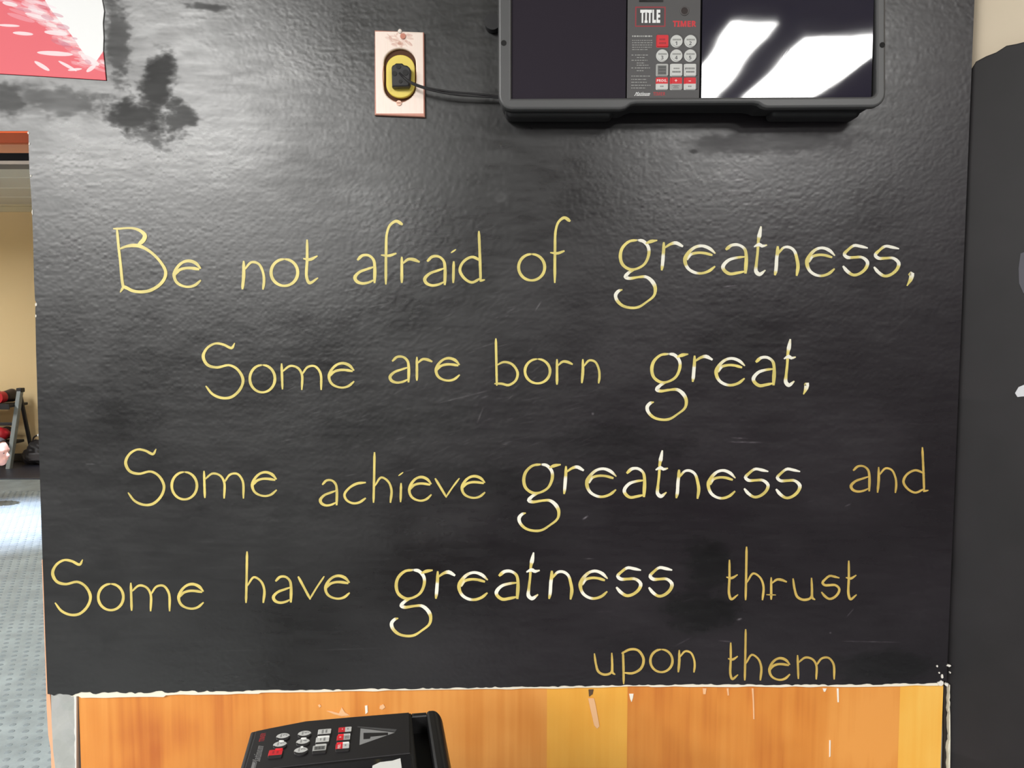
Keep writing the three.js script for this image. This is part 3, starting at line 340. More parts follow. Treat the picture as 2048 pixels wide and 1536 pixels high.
// ---------------------------------------------------------------- ceiling lights
{
  const shell = std(srgb(236, 236, 232), 0.4);
  const fitting = (x, z, w, l, power, tint, label, grp, drop = 0, upPower = 0) => {
    const t = thing('ceiling_light', label, 'ceiling light', [x, CEILING - drop, z], grp);
    if (drop) { for (const k of [-1, 1]) part('cable', cyl(0.003, drop, 0, drop / 2, k * l * 0.4), shell, t); part('upper_diffuser', rbox(w, 0.012, l, 0.005, 0, 0.004, 0), std(0xffffff, 0.5, { emissive: tint, emissiveIntensity: 1.2 }), t); const u = new THREE.RectAreaLight(tint, upPower, w, l); u.position.set(x, CEILING - drop + 0.014, z); u.rotation.x = Math.PI / 2; scene.add(u); }
    part('housing', rbox(w + 0.04, 0.06, l + 0.04, 0.008, 0, -0.03, 0), shell, t);
    part('diffuser', rbox(w, 0.02, l, 0.008, 0, -0.068, 0), std(0xffffff, 0.5, { emissive: tint, emissiveIntensity: 1.5 }), t);
    const r = new THREE.RectAreaLight(tint, power, w, l); r.position.set(x, CEILING - drop - 0.082, z); r.rotation.x = -Math.PI / 2; scene.add(r);
  };
  FITTINGS.forEach(([x, z, w, l], i) => fitting(x, z, w, l, LAMP_MAIN, TINT_MAIN, ['wide white ceiling light mirrored as the broad right streak in the timer window', 'narrow white ceiling light mirrored as the thin left streak in the timer window'][i] ?? 'white fluorescent ceiling light of the room with the quotation wall', i > 1 ? 'ceiling lights behind the viewer' : undefined));
  for (const [x, z, w, l] of ADDED_FAR_FITTINGS) fitting(x, z, w, l, LAMP_FAR, TINT_FAR, 'unseen white lamp hung on cables, added to brighten the room beyond the opening', 'added lamps beyond the opening', 0.4, LAMP_UP);
  const t = thing('added_spotlight', 'added cool white lamp making the bright pool on the rubber floor beyond the opening', 'added_spotlight', [ADDED_SPOT.x - 0.3, CEILING, ADDED_SPOT.z]);
  part('canopy', cyl(0.06, 0.03, 0, -0.015, 0), shell, t); part('stem', cyl(0.012, 0.1, 0, -0.07, 0), shell, t);
  part('shade', new THREE.LatheGeometry([[0.02, -0.1], [0.06, -0.12], [0.09, -0.2], [0.085, -0.2], [0.055, -0.126], [0.02, -0.108]].map(([a, b]) => new THREE.Vector2(a, b)), 28), std(srgb(40, 40, 42), 0.4), t);
  part('bulb', new THREE.SphereGeometry(0.035, 16, 12).translate(0, -0.16, 0), std(0xffffff, 0.4, { emissive: ADDED_SPOT.tint, emissiveIntensity: 2 }), t);
  const l = new THREE.SpotLight(ADDED_SPOT.tint, ADDED_SPOT.power, 0, ADDED_SPOT.angle, 1, 2); l.position.set(ADDED_SPOT.x - 0.3, CEILING - 0.16, ADDED_SPOT.z); l.target.position.set(ADDED_SPOT.x, 0, ADDED_SPOT.z); l.castShadow = true; scene.add(l, l.target);
}

// ---------------------------------------------------------------- poster, top left
{
  const t = thing('poster', 'red and white splashed poster above the opening', 'poster', [0, 0, 0]);
  const o = W([[206, -420], [205, -100], [204, 0], [208, 22], [205.5, 45], [207, 75], [206, 100], [209, 130], [212, 160.5], [150, 156.5], [60, 151], [0, 147.5], [-260, 131], [-262, -420]], 0.002);
  const x0 = Math.min(...o.map((p) => p.x)), x1 = Math.max(...o.map((p) => p.x)), y0 = Math.min(...o.map((p) => p.y)), y1 = Math.max(...o.map((p) => p.y));
  const K = 2, cw = Math.round((x1 - x0) * 1470 * K), ch = Math.round((y1 - y0) * 1470 * K);
  const tex = canvasTexture(cw, ch, (c) => {
    c.fillStyle = '#f0505f'; c.fillRect(0, 0, cw, ch);
    const q = (u, v) => { const p = onZ(u, v, 0.002); return [(p.x - x0) / (x1 - x0) * cw, (y1 - p.y) / (y1 - y0) * ch]; };
    c.fillStyle = '#ffffff'; c.beginPath(); [[80, -450], [84, -10], [100, 18], [118, 40], [135, 60], [150, 80], [160, 96], [176, 118], [188, 128], [196, 118], [204, 106], [230, 60], [230, -450]].forEach(([u, v], i) => c[i ? 'lineTo' : 'moveTo'](...q(u, v))); c.fill();
    const dab = (u, v, l, w, a, al, col = '255,255,255') => { const [x, y] = q(u, v); c.save(); c.translate(x, y); c.rotate(a); c.fillStyle = `rgba(${col},${al})`; c.beginPath(); c.ellipse(0, 0, l * K / 2, w * K / 2, 0, 0, 7); c.fill(); c.restore(); };
    for (let i = 0; i < 170; i++) { const s = rnd(), u = 40 + s * 150 + (rnd() - 0.5) * 50, v = -40 + s * 165 + (rnd() - 0.4) * 36; dab(u, v, 14 + rnd() * 34, 3 + rnd() * 7, 0.25 + (rnd() - 0.5) * 0.4, 0.12 + 0.3 * rnd()); }
    for (let i = 0; i < 60; i++) { const s = rnd(); dab(-40 + 120 * s + (rnd() - 0.5) * 60, -60 + 95 * s + (rnd() - 0.5) * 30, 20 + rnd() * 40, 3 + rnd() * 8, 0.3, 0.18 + 0.25 * rnd(), '255,225,235'); }
    for (const [u, v, l, w, a] of [[20, 8, 30, 8, 0.2], [18, 51, 42, 5, 0.05], [46, 67, 40, 7, 0.08], [110, 107, 70, 9, 0.06], [84, 132, 34, 8, 0.55], [135, 132, 40, 6, 0.5], [150, 139, 28, 5, -0.1], [182, 137, 22, 8, -0.6], [75, 33, 50, 7, 0.25], [112, 66, 46, 9, 0.1], [180, 120, 40, 12, 0.5]]) dab(u, v, l, w, a, 0.92, '255,236,240');
    for (const [u, v, l, w, a] of [[48, 20, 30, 6, 0.2], [88, 15, 26, 8, 0.3], [95, 35, 26, 9, 0.3], [126, 54, 26, 10, 0.2], [115, 30, 24, 6, 0.3], [132, 90, 20, 10, 0.3], [152, 99, 18, 4, 0.2], [150, 77, 10, 4, 0.2], [176, 124, 14, 8, 0.5], [120, 85, 36, 10, 0.3]]) dab(u, v, l, w, a, 0.4, '205,110,135');
  });
  part('sheet', planarUV(slab(o, 0.0004, 0.002, 0.0003), x0, y0, x1 - x0, y1 - y0), std(0xffffff, 0.45, { map: tex }), t);
}

// ---------------------------------------------------------------- power outlet with the plug
const plugAt = onZ(801, 146, 0.028);
{
  const t = thing('power_outlet', 'pinkish metal outlet plate with a yellow socket, left of the mounted timer', 'outlet', [0, 0, 0]);
  const z = 0.006, corners = W([[749, 230], [850, 234], [848, 64], [749, 60]], z);
  const stad = (cx, cy, hw, hh) => { const o = []; const cut = Math.min(hw, hh); for (let i = 0; i <= 16; i++) { const a = i / 16 * Math.PI; o.push([cx + hw * Math.cos(a), cy - (hh - cut * 0.92) - cut * 0.92 * Math.sin(a)]); } for (let i = 0; i <= 16; i++) { const a = Math.PI + i / 16 * Math.PI; o.push([cx + hw * Math.cos(a), cy + (hh - cut * 0.92) - cut * 0.92 * Math.sin(a)]); } return o; };
  const metal = std(0xffffff, 0.38, { metalness: 0.15, map: canvasTexture(256, 432, (c) => { c.fillStyle = '#fdeade'; c.fillRect(0, 0, 256, 432); for (let i = 0; i < 500; i++) { c.fillStyle = `rgba(${rnd() < 0.5 ? '240,200,184' : '255,246,238'},${0.12 * rnd()})`; c.fillRect(rnd() * 256, rnd() * 432, 1 + rnd() * 3, 20 + rnd() * 160); } for (let i = 0; i < 26; i++) { c.fillStyle = `rgba(176,104,84,${0.1 + 0.15 * rnd()})`; c.beginPath(); c.ellipse(70 + rnd() * 120, 20 + rnd() * 60, 4 + rnd() * 26, 2 + rnd() * 8, rnd(), 0, 7); c.fill(); } c.strokeStyle = 'rgba(196,120,100,0.75)'; c.lineWidth = 12; c.strokeRect(2, 2, 252, 428); c.lineWidth = 5; c.strokeStyle = 'rgba(190,120,98,0.7)'; c.beginPath(); c.ellipse(128, 234, 84, 134, 0, 0, 7); c.stroke(); }) });
  const g = slab(corners, 0, z, 0.0016, [W(stad(799.5, 150, 32, 53), z).reverse()]); planarUV(g, corners[0].x, corners[0].y, corners[1].x - corners[0].x, corners[3].y - corners[0].y);
  part('plate', g, metal, t);
  const gapShade = std(srgb(86, 48, 20), 0.7); part('hole_lining', slab(W(stad(799.5, 150, 34, 55), 0.001), 0.0003, 0.0009), gapShade, t);  // dark brown stands for the shade inside the plate opening
  const yel = std(srgb(255, 228, 104), 0.4);
  const soc = group('socket', t); part('socket_face', slab(W(stad(801, 153, 28.5, 43), 0.007), 0.0009, 0.0085, 0.0012), yel, soc);
  const screw = std(srgb(236, 190, 168), 0.35, { metalness: 0.3 });
  { const p = onZ(798, 206.5, z); part('screw', cyl(0.0034, 0.002, p.x, p.y, z + 0.0008, 'z', 18), screw, t); part('screw_slot', between(p.x - 0.0026, p.x + 0.0026, p.y - 0.0004, p.y + 0.0004, z + 0.0016, z + 0.0021), std(srgb(150, 96, 76), 0.5), t);
    const q = onZ(806, 73, z); part('screw', cyl(0.0036, 0.002, q.x, q.y, z + 0.0008, 'z', 18), std(srgb(196, 128, 108), 0.4, { metalness: 0.3 }), t); const w = onZ(800, 63, z); part('paint_blob', new THREE.SphereGeometry(0.0028, 12, 8).scale(1, 1.1, 0.6).translate(w.x, w.y, z + 0.0008), std(srgb(252, 240, 230), 0.6), t); }
}
{
  const t = thing('power_plug', 'black plug and twin cord running from the yellow socket to the mounted timer', 'plug', [0, 0, 0]);
  const blk = std(srgb(40, 38, 40), 0.5), zb = 0.021;
  const o = W([[784, 174], [783, 135], [785, 131], [789, 129], [792, 126.5], [804, 126.5], [808, 130], [814, 131], [819, 135], [821.5, 140], [820, 168], [818, 173]], 0.02).reverse();
  part('plug_body', slab(o, 0.0086, zb, 0.0018), blk, t);
  const dark = std(srgb(20, 18, 19), 0.6);
  for (const [u, v, r] of [[797, 133, 5], [789, 147, 5], [811, 145, 6], [801, 163, 3.5]]) { const p = onZ(u, v, zb); part('plug_recess', cyl(r * 0.00064, 0.0012, p.x, p.y, zb + 0.0002, 'z', 14), dark, t); }
  const c = (o2, r) => tube([onZ(799, 146, zb + 0.001), onZ(808, 155, zb + 0.006), onZ(820, 164 + o2, zb + 0.006), onZ(846, 174.5 + o2, 0.026), onZ(875, 181 + o2 * 1.5, 0.024), onZ(910, 186.5 + o2 * 2, 0.022), onZ(950, 189.5 + o2 * 2, 0.02), onZ(1000, 194 + o2, 0.018), onZ(1020, 196 + o2, 0.018)], r, 60, 8);
  part('cord', c(-1, 0.0013), blk, t); part('cord', c(1.4, 0.0013), blk, t);
}

// ---------------------------------------------------------------- lettering print shared by the two timers' keypads
const RED = '#e02a34', KW = 740, KH = 1100;
function keyText(c, s, x, y, size, color, font = 'sans-serif', weight = 'bold', align = 'center', wide) { c.fillStyle = color; c.font = `${weight} ${size}px ${font}`; c.textAlign = align; c.textBaseline = 'middle'; if (wide) c.fillText(s, x, y, wide); else c.fillText(s, x, y); }
function rr(c, x, y, w, h, r) { c.beginPath(); c.moveTo(x + r, y); c.arcTo(x + w, y, x + w, y + h, r); c.arcTo(x + w, y + h, x, y + h, r); c.arcTo(x, y + h, x, y, r); c.arcTo(x, y, x + w, y, r); c.closePath(); }
// face of one key, drawn centred on x, y with half-size h
function keyFace(c, kind, n, x, y, h) {
  const line = (dy, w, col, t = 0.16) => { c.fillStyle = col; for (let k = -w; k < w; k += h * 0.2) c.fillRect(x + k, y + dy - h * t / 2, h * 0.15, h * t); };
  if (kind === 'red') { c.fillStyle = RED; rr(c, x - h, y - h, 2 * h, 2 * h, h * 0.2); c.fill(); line(-h * 0.28, h * 0.5, '#a3222a', 0.3); line(h * 0.32, h * 0.55, '#a3222a', 0.3); }
  if (kind === 'round') { c.fillStyle = '#d9d9d6'; c.beginPath(); c.arc(x, y, h, 0, 7); c.fill(); line(-h * 0.25, h * 0.62, '#8a8a88', 0.26); keyText(c, n, x, y + h * 0.34, h * 0.85, '#55555a'); }
  if (kind === 'grey') { c.fillStyle = '#b9b9b6'; rr(c, x - h, y - h, 2 * h, 2 * h, h * 0.2); c.fill(); c.fillStyle = '#6d6d6c'; c.fillRect(x - h * 0.72, y - h * 0.72, h * 1.44, h * 1.5); for (const k of [-0.45, 0, 0.5]) line(h * k, h * 0.55, '#4a4a4a', 0.18); }
  if (kind === 'white') { c.fillStyle = '#d9d9d6'; rr(c, x - h, y - h, 2 * h, 2 * h, h * 0.18); c.fill(); line(-h * 0.25, h * (n === '2' ? 0.8 : 0.42), '#7b7b7a', n === '2' ? 0.3 : 0.2); line(h * 0.3, h * 0.62, '#6b6b6a', 0.28); }
  if (kind === 'split') { c.fillStyle = '#d9d9d6'; rr(c, x - h, y - h, 2 * h, 2 * h, h * 0.18); c.fill(); if (n === '+') { c.fillStyle = '#b0b0ae'; c.fillRect(x - h, y, 2 * h, h * 0.9); } c.save(); rr(c, x - h, y - h, 2 * h, 2 * h, h * 0.18); c.clip(); c.fillStyle = RED; c.fillRect(x - h, y - h, 2 * h, h * 1.02); c.restore(); keyText(c, n, x, y - h * 0.48, n.length > 2 ? h * 0.6 : h * 0.9, '#ffe9e9'); line(h * 0.45, h * 0.28, '#8b8b8a', 0.24); if (n === '+') { line(h * 0.35, h * 0.6, '#7b7b7a', 0.16); line(h * 0.68, h * 0.5, '#7b7b7a', 0.16); } }
}
const KEYS = [['red', ''], ['round', '1'], ['round', '2'], ['round', '3'], ['round', '4'], ['round', '5'], ['grey', ''], ['white', '1'], ['white', '2'], ['split', 'PROG.'], ['split', '+'], ['split', '–']];

// ---------------------------------------------------------------- wall timer, top
{
  const t = thing('mounted_timer', 'wide black gym timer mounted at the top of the wall beside the outlet', 'timer', [0, 0, 0]);
  const ZF = 0.066, plastic = std(srgb(88, 88, 89), 0.38), dark = std(srgb(40, 39, 41), 0.5);
  const TOP = -118;
  const P = (u, v, z = ZF) => { const p = onZ(u, v, z); return new THREE.Vector2(p.x, p.y); };
  const arc = (cu, cv, r, a0, a1, n = 8) => Array.from({ length: n + 1 }, (_, i) => { const a = (a0 + (a1 - a0) * i / n) * Math.PI / 180; return [cu + r * Math.cos(a), cv + r * Math.sin(a)]; });
  // front frame with the step along its lower edge
  const outer = [...arc(1024, TOP + 28, 28, 180, 270), ...arc(1744, TOP + 28, 28, 270, 360), ...arc(1744, 186, 28, 0, 90), [1535, 215.5], [1526, 213], [1518, 207.5], [1508, 205.5], [1272, 206.5], [1262, 209], [1252, 216], [1243, 218.5], ...arc(1025, 190, 28.5, 90, 180)];
  const inner = [[1023, TOP + 22], [1753, TOP + 22], ...arc(1741, 181, 12, 0, 90), [1023, 196.5]];
  part('front_frame', slab(outer.map(([u, v]) => P(u, v)).reverse(), 0.052, ZF, 0.003, [inner.map(([u, v]) => P(u, v)).reverse()], 3), plastic, t);
  const shrink = 5;
  const body = [...arc(1026, TOP + 28, 28 - shrink, 180, 270), ...arc(1742, TOP + 28, 28 - shrink, 270, 360), ...arc(1742, 186, 28 - shrink, 0, 90), [1530, 209], [1520, 205], [1508, 203], [1272, 203], [1262, 206], [1250, 212], [1243, 213.5], ...arc(1026, 190, 28.5 - shrink, 90, 180)].map(([u, v]) => P(u, v)).reverse();
  part('housing', slab(body, 0.004, 0.053, 0.003), dark, t);
  // pads behind the housing that carry it on the wall
  for (const [a, b] of [[1010, 1235], [1560, 1745]]) { const p = P(a, 150), q = P(b, 211); part('foot', rbox(q.x - p.x, 0.03, 0.034, 0.008, (p.x + q.x) / 2, q.y + 0.0085, 0.017), dark, t); }
  // windows
  const glass = phys(srgb(30, 27, 36), 0.04, { ior: 1.5, bumpScale: 0.0009 });
  const wave = dataTexture(512, 512, (i, j) => { const q = 255 * fbm(i / 190 + j / 260, j / 200, 211, 2); return [q, q, q]; });
  const film = phys(srgb(44, 41, 56), 0.035, { ior: 1.62, bumpMap: wave, bumpScale: 0.00022 });
  const win = (u0, u1, m, n) => { const a = P(u0, 196.5), b = P(u1, TOP + 22); const g = slab([a, new THREE.Vector2(b.x, a.y), b, new THREE.Vector2(a.x, b.y)], 0.053, 0.0615); planarUV(g, a.x, a.y, b.x - a.x, b.y - a.y); return part(n, g, m, t); };
  win(1022, 1254.5, phys(srgb(42, 35, 46), 0.55, { specularIntensity: 0.35 }), 'display_window').userData.label = 'dull dark display window';
  win(1404, 1753.5, film, 'display_window').userData.label = 'glossy dark display window with bright lamp reflections';
  // keypad strip
  const a = P(1254.5, 195.5), b = P(1404, TOP + 22), kw = b.x - a.x, kh = b.y - a.y, S = 5;
  const CW = 748, CH = Math.round(CW * kh / kw), cx = (u) => (u - 1254.5) / 149.5 * CW, cy = (v) => CH - (195.5 - v) / (195.5 - TOP - 22) * CH;
  const rows = [80.5, 109.5, 138.5, 166], cols = [1326, 1355, 1383.5], HK = 12.4;
  const pad = canvasTexture(CW, CH, (c) => {
    c.fillStyle = '#565455'; c.fillRect(0, 0, CW, CH);
    // logo: white block letters in a red rough frame
    c.strokeStyle = '#a0303a'; c.lineWidth = 12; c.strokeRect(cx(1271), cy(12), cx(1331) - cx(1271), cy(50) - cy(12)); c.fillStyle = '#4a4647'; c.fillRect(cx(1273), cy(14), cx(1329) - cx(1273), cy(48) - cy(14));
    c.save(); c.translate(cx(1301), cy(30.5)); c.scale(0.82, 1.75); keyText(c, 'TITLE', 0, 0, 98, '#ffffff'); c.strokeStyle = '#ffffff'; c.lineWidth = 5; c.strokeText('TITLE', 0, 0); c.restore();
    keyText(c, 'TIMER', cx(1371), cy(45.5), 78, '#d8333c', 'sans-serif', 'bold', 'center', cx(1395) - cx(1347)); c.strokeStyle = '#d8333c'; c.lineWidth = 4; c.strokeText('TIMER', cx(1371), cy(45.5), cx(1395) - cx(1347));
    const rule = (u, v, w, col = '#a9a9a6', h = 7) => { c.fillStyle = col; let x = cx(u); const e = cx(u + w); while (x < e) { const l = 8 + rnd() * 26; c.fillRect(x, cy(v) - h / 2, Math.min(l, e - x), h); x += l + 7; } };
    rule(1264, 70, 41, '#bdbdba', 13); for (let k = 0; k < 5; k++) rule(1264, 78.5 + k * 4.6, [42, 42, 41, 40, 32][k], '#9a9a97', 8);
    rule(1263, 108, 5); rule(1270, 108, 28); rule(1274, 113, 16); rule(1263, 118.5, 5); rule(1270, 118.5, 26); rule(1274, 124, 16); rule(1274, 128.5, 24); rule(1263, 134, 5); rule(1270, 134, 32); rule(1274, 139.5, 14);
    rule(1263, 150.5, 39); rule(1263, 157, 32); rule(1263, 163, 32); rule(1263, 169, 40); rule(1263, 174.5, 30);
    c.save(); c.translate(cx(1286), cy(187)); c.transform(1, 0, -0.35, 1, 0, 0); c.font = 'italic bold 52px serif'; c.fillStyle = '#f4f4f4'; c.textAlign = 'center'; c.textBaseline = 'middle'; c.fillText('Platinum', 0, 0, 158); c.restore();
    keyText(c, 'TIMER', cx(1321), cy(186.5), 50, '#b8333b', 'sans-serif', 'bold', 'center', 126);
    KEYS.forEach(([k, n], i) => keyFace(c, k, n, cx(cols[i % 3]), cy(rows[i / 3 | 0]), HK / 149.5 * CW));
  });
  const padMat = std(0xffffff, 0.5, { map: pad });
  const kp = group('keypad', t);
  { const g = slab([a, new THREE.Vector2(b.x, a.y), b, new THREE.Vector2(a.x, b.y)], 0.053, 0.0632, 0.0005); planarUV(g, a.x, a.y, kw, kh); part('keypad_panel', g, padMat, kp); }
  KEYS.forEach(([k], i) => { const u = cols[i % 3], v = rows[i / 3 | 0], c0 = P(u, v, 0.0642), r = (P(u + HK, v, 0.0642).x - c0.x); const o = k === 'round' ? Array.from({ length: 28 }, (_, q) => new THREE.Vector2(c0.x + r * Math.cos(q / 28 * 6.2832), c0.y + r * Math.sin(q / 28 * 6.2832))) : roundRect(c0.x - r, c0.y - r, c0.x + r, c0.y + r, r * 0.2, 4); const g = slab(o, 0.0625, 0.0642, 0.0004, [], 1); planarUV(g, a.x, a.y, kw, kh); part(k === 'round' ? 'round_button' : 'square_button', g, padMat, kp); });
  { const p = P(1279, 2.5), q = P(1327, -14); part('sensor_window', between(p.x, q.x, p.y, q.y, 0.06, 0.0638), std(srgb(14, 12, 14), 0.2), kp); }
  { const p = P(1370, 20.5), ring = new THREE.TorusGeometry(0.0049, 0.0009, 8, 24); ring.translate(p.x, p.y, 0.0634); part('jack_rim', ring, std(srgb(92, 88, 88), 0.4), kp); part('jack_hole', cyl(0.0044, 0.001, p.x, p.y, 0.0633, 'z', 20), std(srgb(38, 22, 20), 0.5), kp); }
  for (const [u, v] of [[1007.5, 86], [1764.5, 90]]) { const p = P(u, v); part('screw_hole', cyl(0.0034, 0.001, p.x, p.y, ZF + 0.0001, 'z', 20), std(srgb(8, 8, 8), 0.7), t); }
  // hanging knob at the left edge
  { const p = onZ(976, 45, 0.012); part('hanger_knob', mergeGeometries([cyl(0.0105, 0.014, p.x + 0.006, p.y, 0.009, 'z', 20).toNonIndexed(), rbox(0.016, 0.012, 0.01, 0.003, p.x + 0.012, p.y, 0.01)]), dark, t); }
}

// ---------------------------------------------------------------- small timer lying on the stand, bottom
{
  const YF = 1.205, H = 0.06;
  const t = thing('small_timer', 'black handheld-size timer with red and white keys lying face up before the wood boards', 'timer', [0, 0, 0]);
  const F = (u, v, y = YF) => { const p = onY(u, v, y); return new THREE.Vector2(p.x, -p.z); };   // outline in plan: x and -z
  const plan = (pts, y0, y1, bev = 0, seg = 2) => { const g = slab(pts, y0, y1, bev, [], seg); g.rotateX(-Math.PI / 2); return g; };
  const plastic = std(srgb(26, 25, 26), 0.42), gloss = phys(srgb(18, 17, 19), 0.08);
  const far = (u) => { const p = F(822, 1424.5), q = F(615, 1440); const k = (u - 615) / 207; return q.clone().lerp(p, k); };
  const ex = F(822, 1424.5).sub(F(615, 1440)).normalize(), ez = new THREE.Vector2(ex.y, -ex.x);   // along the back edge and towards the viewer
  const LEN = 0.24, off = (p, d) => p.clone().addScaledVector(ez, d);
  const bl = F(501, 1463), br = F(823, 1424.5), nl = off(F(501, 1463), LEN), nr = off(br, LEN + 0.012);
  const faceEdge = [bl, F(530, 1456.5), F(575, 1448), F(608, 1441.5), F(630, 1439), F(720, 1431.5), br, nr, nl];
  part('housing', plan([...faceEdge].reverse(), YF - H, YF, 0.003, 3), plastic, t);
  // end cap: dark slot, then a rounded rim
  const sl = 0.0155;   // slot width
  const s0 = br.clone(), s1 = br.clone().addScaledVector(ex, sl), s2 = off(s1, LEN), s3 = off(s0, LEN);
  part('slot_floor', plan([s0.clone().addScaledVector(ez, 0.004), s1.clone().addScaledVector(ez, 0.004), s2, s3].reverse(), YF - H, YF - 0.02), std(srgb(10, 9, 10), 0.6), t);
  part('slot_end', plan([off(s0, -0.001), off(s1, -0.001), off(s1, 0.006), off(s0, 0.006)].reverse(), YF - H, YF - 0.001, 0.002), plastic, t);
  { // rim: quarter-round profile swept towards the viewer
    const wR = 0.017, prof = []; prof.push([0, -H]); prof.push([0, -0.001]); prof.push([0.002, 0.0005]); for (let i = 0; i <= 10; i++) { const a = Math.PI / 2 * (1 - i / 10); prof.push([0.006 + (wR - 0.006) * Math.cos(a), -0.02 + 0.0205 * Math.sin(a)]); } prof.push([wR, -H]);
    const sh = new THREE.Shape(prof.map(([x, y]) => new THREE.Vector2(x, y)));
    const g = new THREE.ExtrudeGeometry(sh, { depth: LEN, bevelEnabled: true, bevelThickness: 0.004, bevelSize: 0.004, bevelOffset: -0.004, bevelSegments: 3, curveSegments: 4 });
    const o = off(s1, 0.002), ang = Math.atan2(ex.y, ex.x); g.rotateY(ang); g.translate(o.x, YF, -o.y); part('end_rim', g, plastic, t);
  }
  // keypad panel: raised strip along the back edge
  const kb = [F(512, 1464.5), F(540, 1458.5), F(612, 1444.5), F(700, 1436.5), F(818, 1427)], kf = [F(820, 1508), F(700, 1521), F(570, 1535), F(488, 1545)];
  const kx = (p) => p.clone().sub(bl).dot(ex), kz = (p) => p.clone().sub(br).dot(ez);
  const x0 = -0.03, xw = 0.21, z0 = -0.02, zw = 0.1;
  const CW = 1470, CH = 700;
  const uv = (p) => [(kx(p) - x0) / xw * CW, (kz(p) - z0) / zw * CH];
  const C4 = [[[551, 1508.5], [560, 1491.5], [566, 1475]], [[602, 1503.5], [606, 1486], [609, 1470]], [[639, 1499.5], [645, 1482.5], [649, 1466.5]], [[685, 1495.5], [687, 1478.5], [690, 1462.5]]];
  const kinds = [[['red', ''], ['round', '1'], ['round', '2']], [['round', '3'], ['round', '4'], ['round', '5']], [['grey', ''], ['white', '1'], ['white', '2']], [['split', 'PROG.'], ['split', '+'], ['split', '–']]];
  const half = kx(F(606 + 13.5, 1486)) - kx(F(606, 1486)), HX = half / xw * CW;
  const tex = canvasTexture(CW, CH, (c) => {
    c.fillStyle = '#211f21'; c.fillRect(0, 0, CW, CH);
    const turned = (u, v, f) => { const [x, y] = uv(F(u, v)); c.save(); c.translate(x, y); c.rotate(-Math.PI / 2); f(); c.restore(); };
    C4.forEach((col, i) => col.forEach(([u, v], j) => turned(u, v, () => keyFace(c, ...kinds[i][j], 0, 0, HX))));
    turned(525, 1477, () => keyText(c, 'TIMER', 0, 0, 46, '#b3262f', 'sans-serif', 'bold', 'center', 120));
    turned(516, 1512, () => { c.transform(1, 0, -0.3, 1, 0, 0); c.font = 'italic bold 62px serif'; c.fillStyle = '#8a8a8a'; c.textAlign = 'center'; c.textBaseline = 'middle'; c.fillText('Platinum', 0, 0, 235); });
    const poly = (pts, col) => { c.fillStyle = col; c.beginPath(); pts.forEach(([u, v], i) => c[i ? 'lineTo' : 'moveTo'](...uv(F(u, v)))); c.closePath(); c.fill(); };
    poly([[714, 1456.5], [716, 1455], [794, 1461], [790, 1466]], '#555556'); poly([[721, 1459], [790, 1467.5], [719, 1492.5]], '#9b9b9b'); poly([[727, 1468], [776, 1467.5], [776, 1472.5], [741, 1476], [740, 1480], [727, 1481]], '#211f21');
  });
  const padMat = std(0xffffff, 0.45, { map: tex });
  const setUV = (g) => { const p = g.attributes.position, a = g.attributes.uv; for (let i = 0; i < p.count; i++) { const [x, y] = uv(new THREE.Vector2(p.getX(i), -p.getZ(i))); a.setXY(i, x / CW, 1 - y / CH); } return g; };
  const kp = group('keypad', t);
  part('keypad_panel', setUV(plan([...kb, ...kf].reverse(), YF - 0.001, YF + 0.0012, 0.0005)), padMat, kp);
  C4.forEach((col, i) => col.forEach(([u, v], j) => { const c0 = F(u, v, YF + 0.0022), k = kinds[i][j][0], at = (a, b) => c0.clone().addScaledVector(ex, a).addScaledVector(ez, b); const o = (k === 'round' ? Array.from({ length: 24 }, (_, q) => at(half * Math.cos(q / 24 * 6.2832), half * Math.sin(q / 24 * 6.2832))) : roundRect(-half, -half, half, half, half * 0.18, 3).map((p) => at(p.x, p.y)));
    const ar = THREE.ShapeUtils.area(o); part(k === 'round' ? 'round_button' : 'square_button', setUV(plan(ar < 0 ? o.reverse() : o, YF + 0.0005, YF + 0.0024, 0.0004, 1)), padMat, kp); }));
  // display window with a white sticker, nearer the viewer
  const w0 = F(492, 1549), w1 = F(821, 1512); const win = [w0, w1, off(w1, 0.13), off(w0, 0.13)];
  part('display_window', plan(win.reverse(), YF - 0.001, YF + 0.0006, 0.0003), gloss, t);
  { const q = [F(745, 1534), F(760, 1527), F(785, 1524), F(801, 1519), F(803.5, 1537), F(803, 1580), F(742, 1590)]; part('sticker', plan(q.reverse(), YF + 0.0004, YF + 0.0014, 0.0002, 1), std(srgb(250, 250, 246), 0.5), t); }
  // the stand below the picture that carries it
  const s = thing('tall_stand', 'tall black stand carrying the small timer before the boards', 'stand', [0, 0, 0]);
  const m = std(srgb(34, 33, 34), 0.5), top = YF - H, zc = 0.5;
  part('stand_top', rbox(0.5, 0.03, 0.30, 0.008, -0.2, top - 0.015, zc), m, s);
  for (const [x, z] of [[-0.42, 0.38], [0.02, 0.38], [-0.42, 0.62], [0.02, 0.62]]) part('leg', rbox(0.035, top - 0.03, 0.035, 0.006, x, (top - 0.03) / 2, z), m, s);
  part('stretcher', rbox(0.44, 0.03, 0.02, 0.005, -0.2, 0.2, 0.38), m, s); part('stretcher', rbox(0.44, 0.03, 0.02, 0.005, -0.2, 0.2, 0.62), m, s);
}

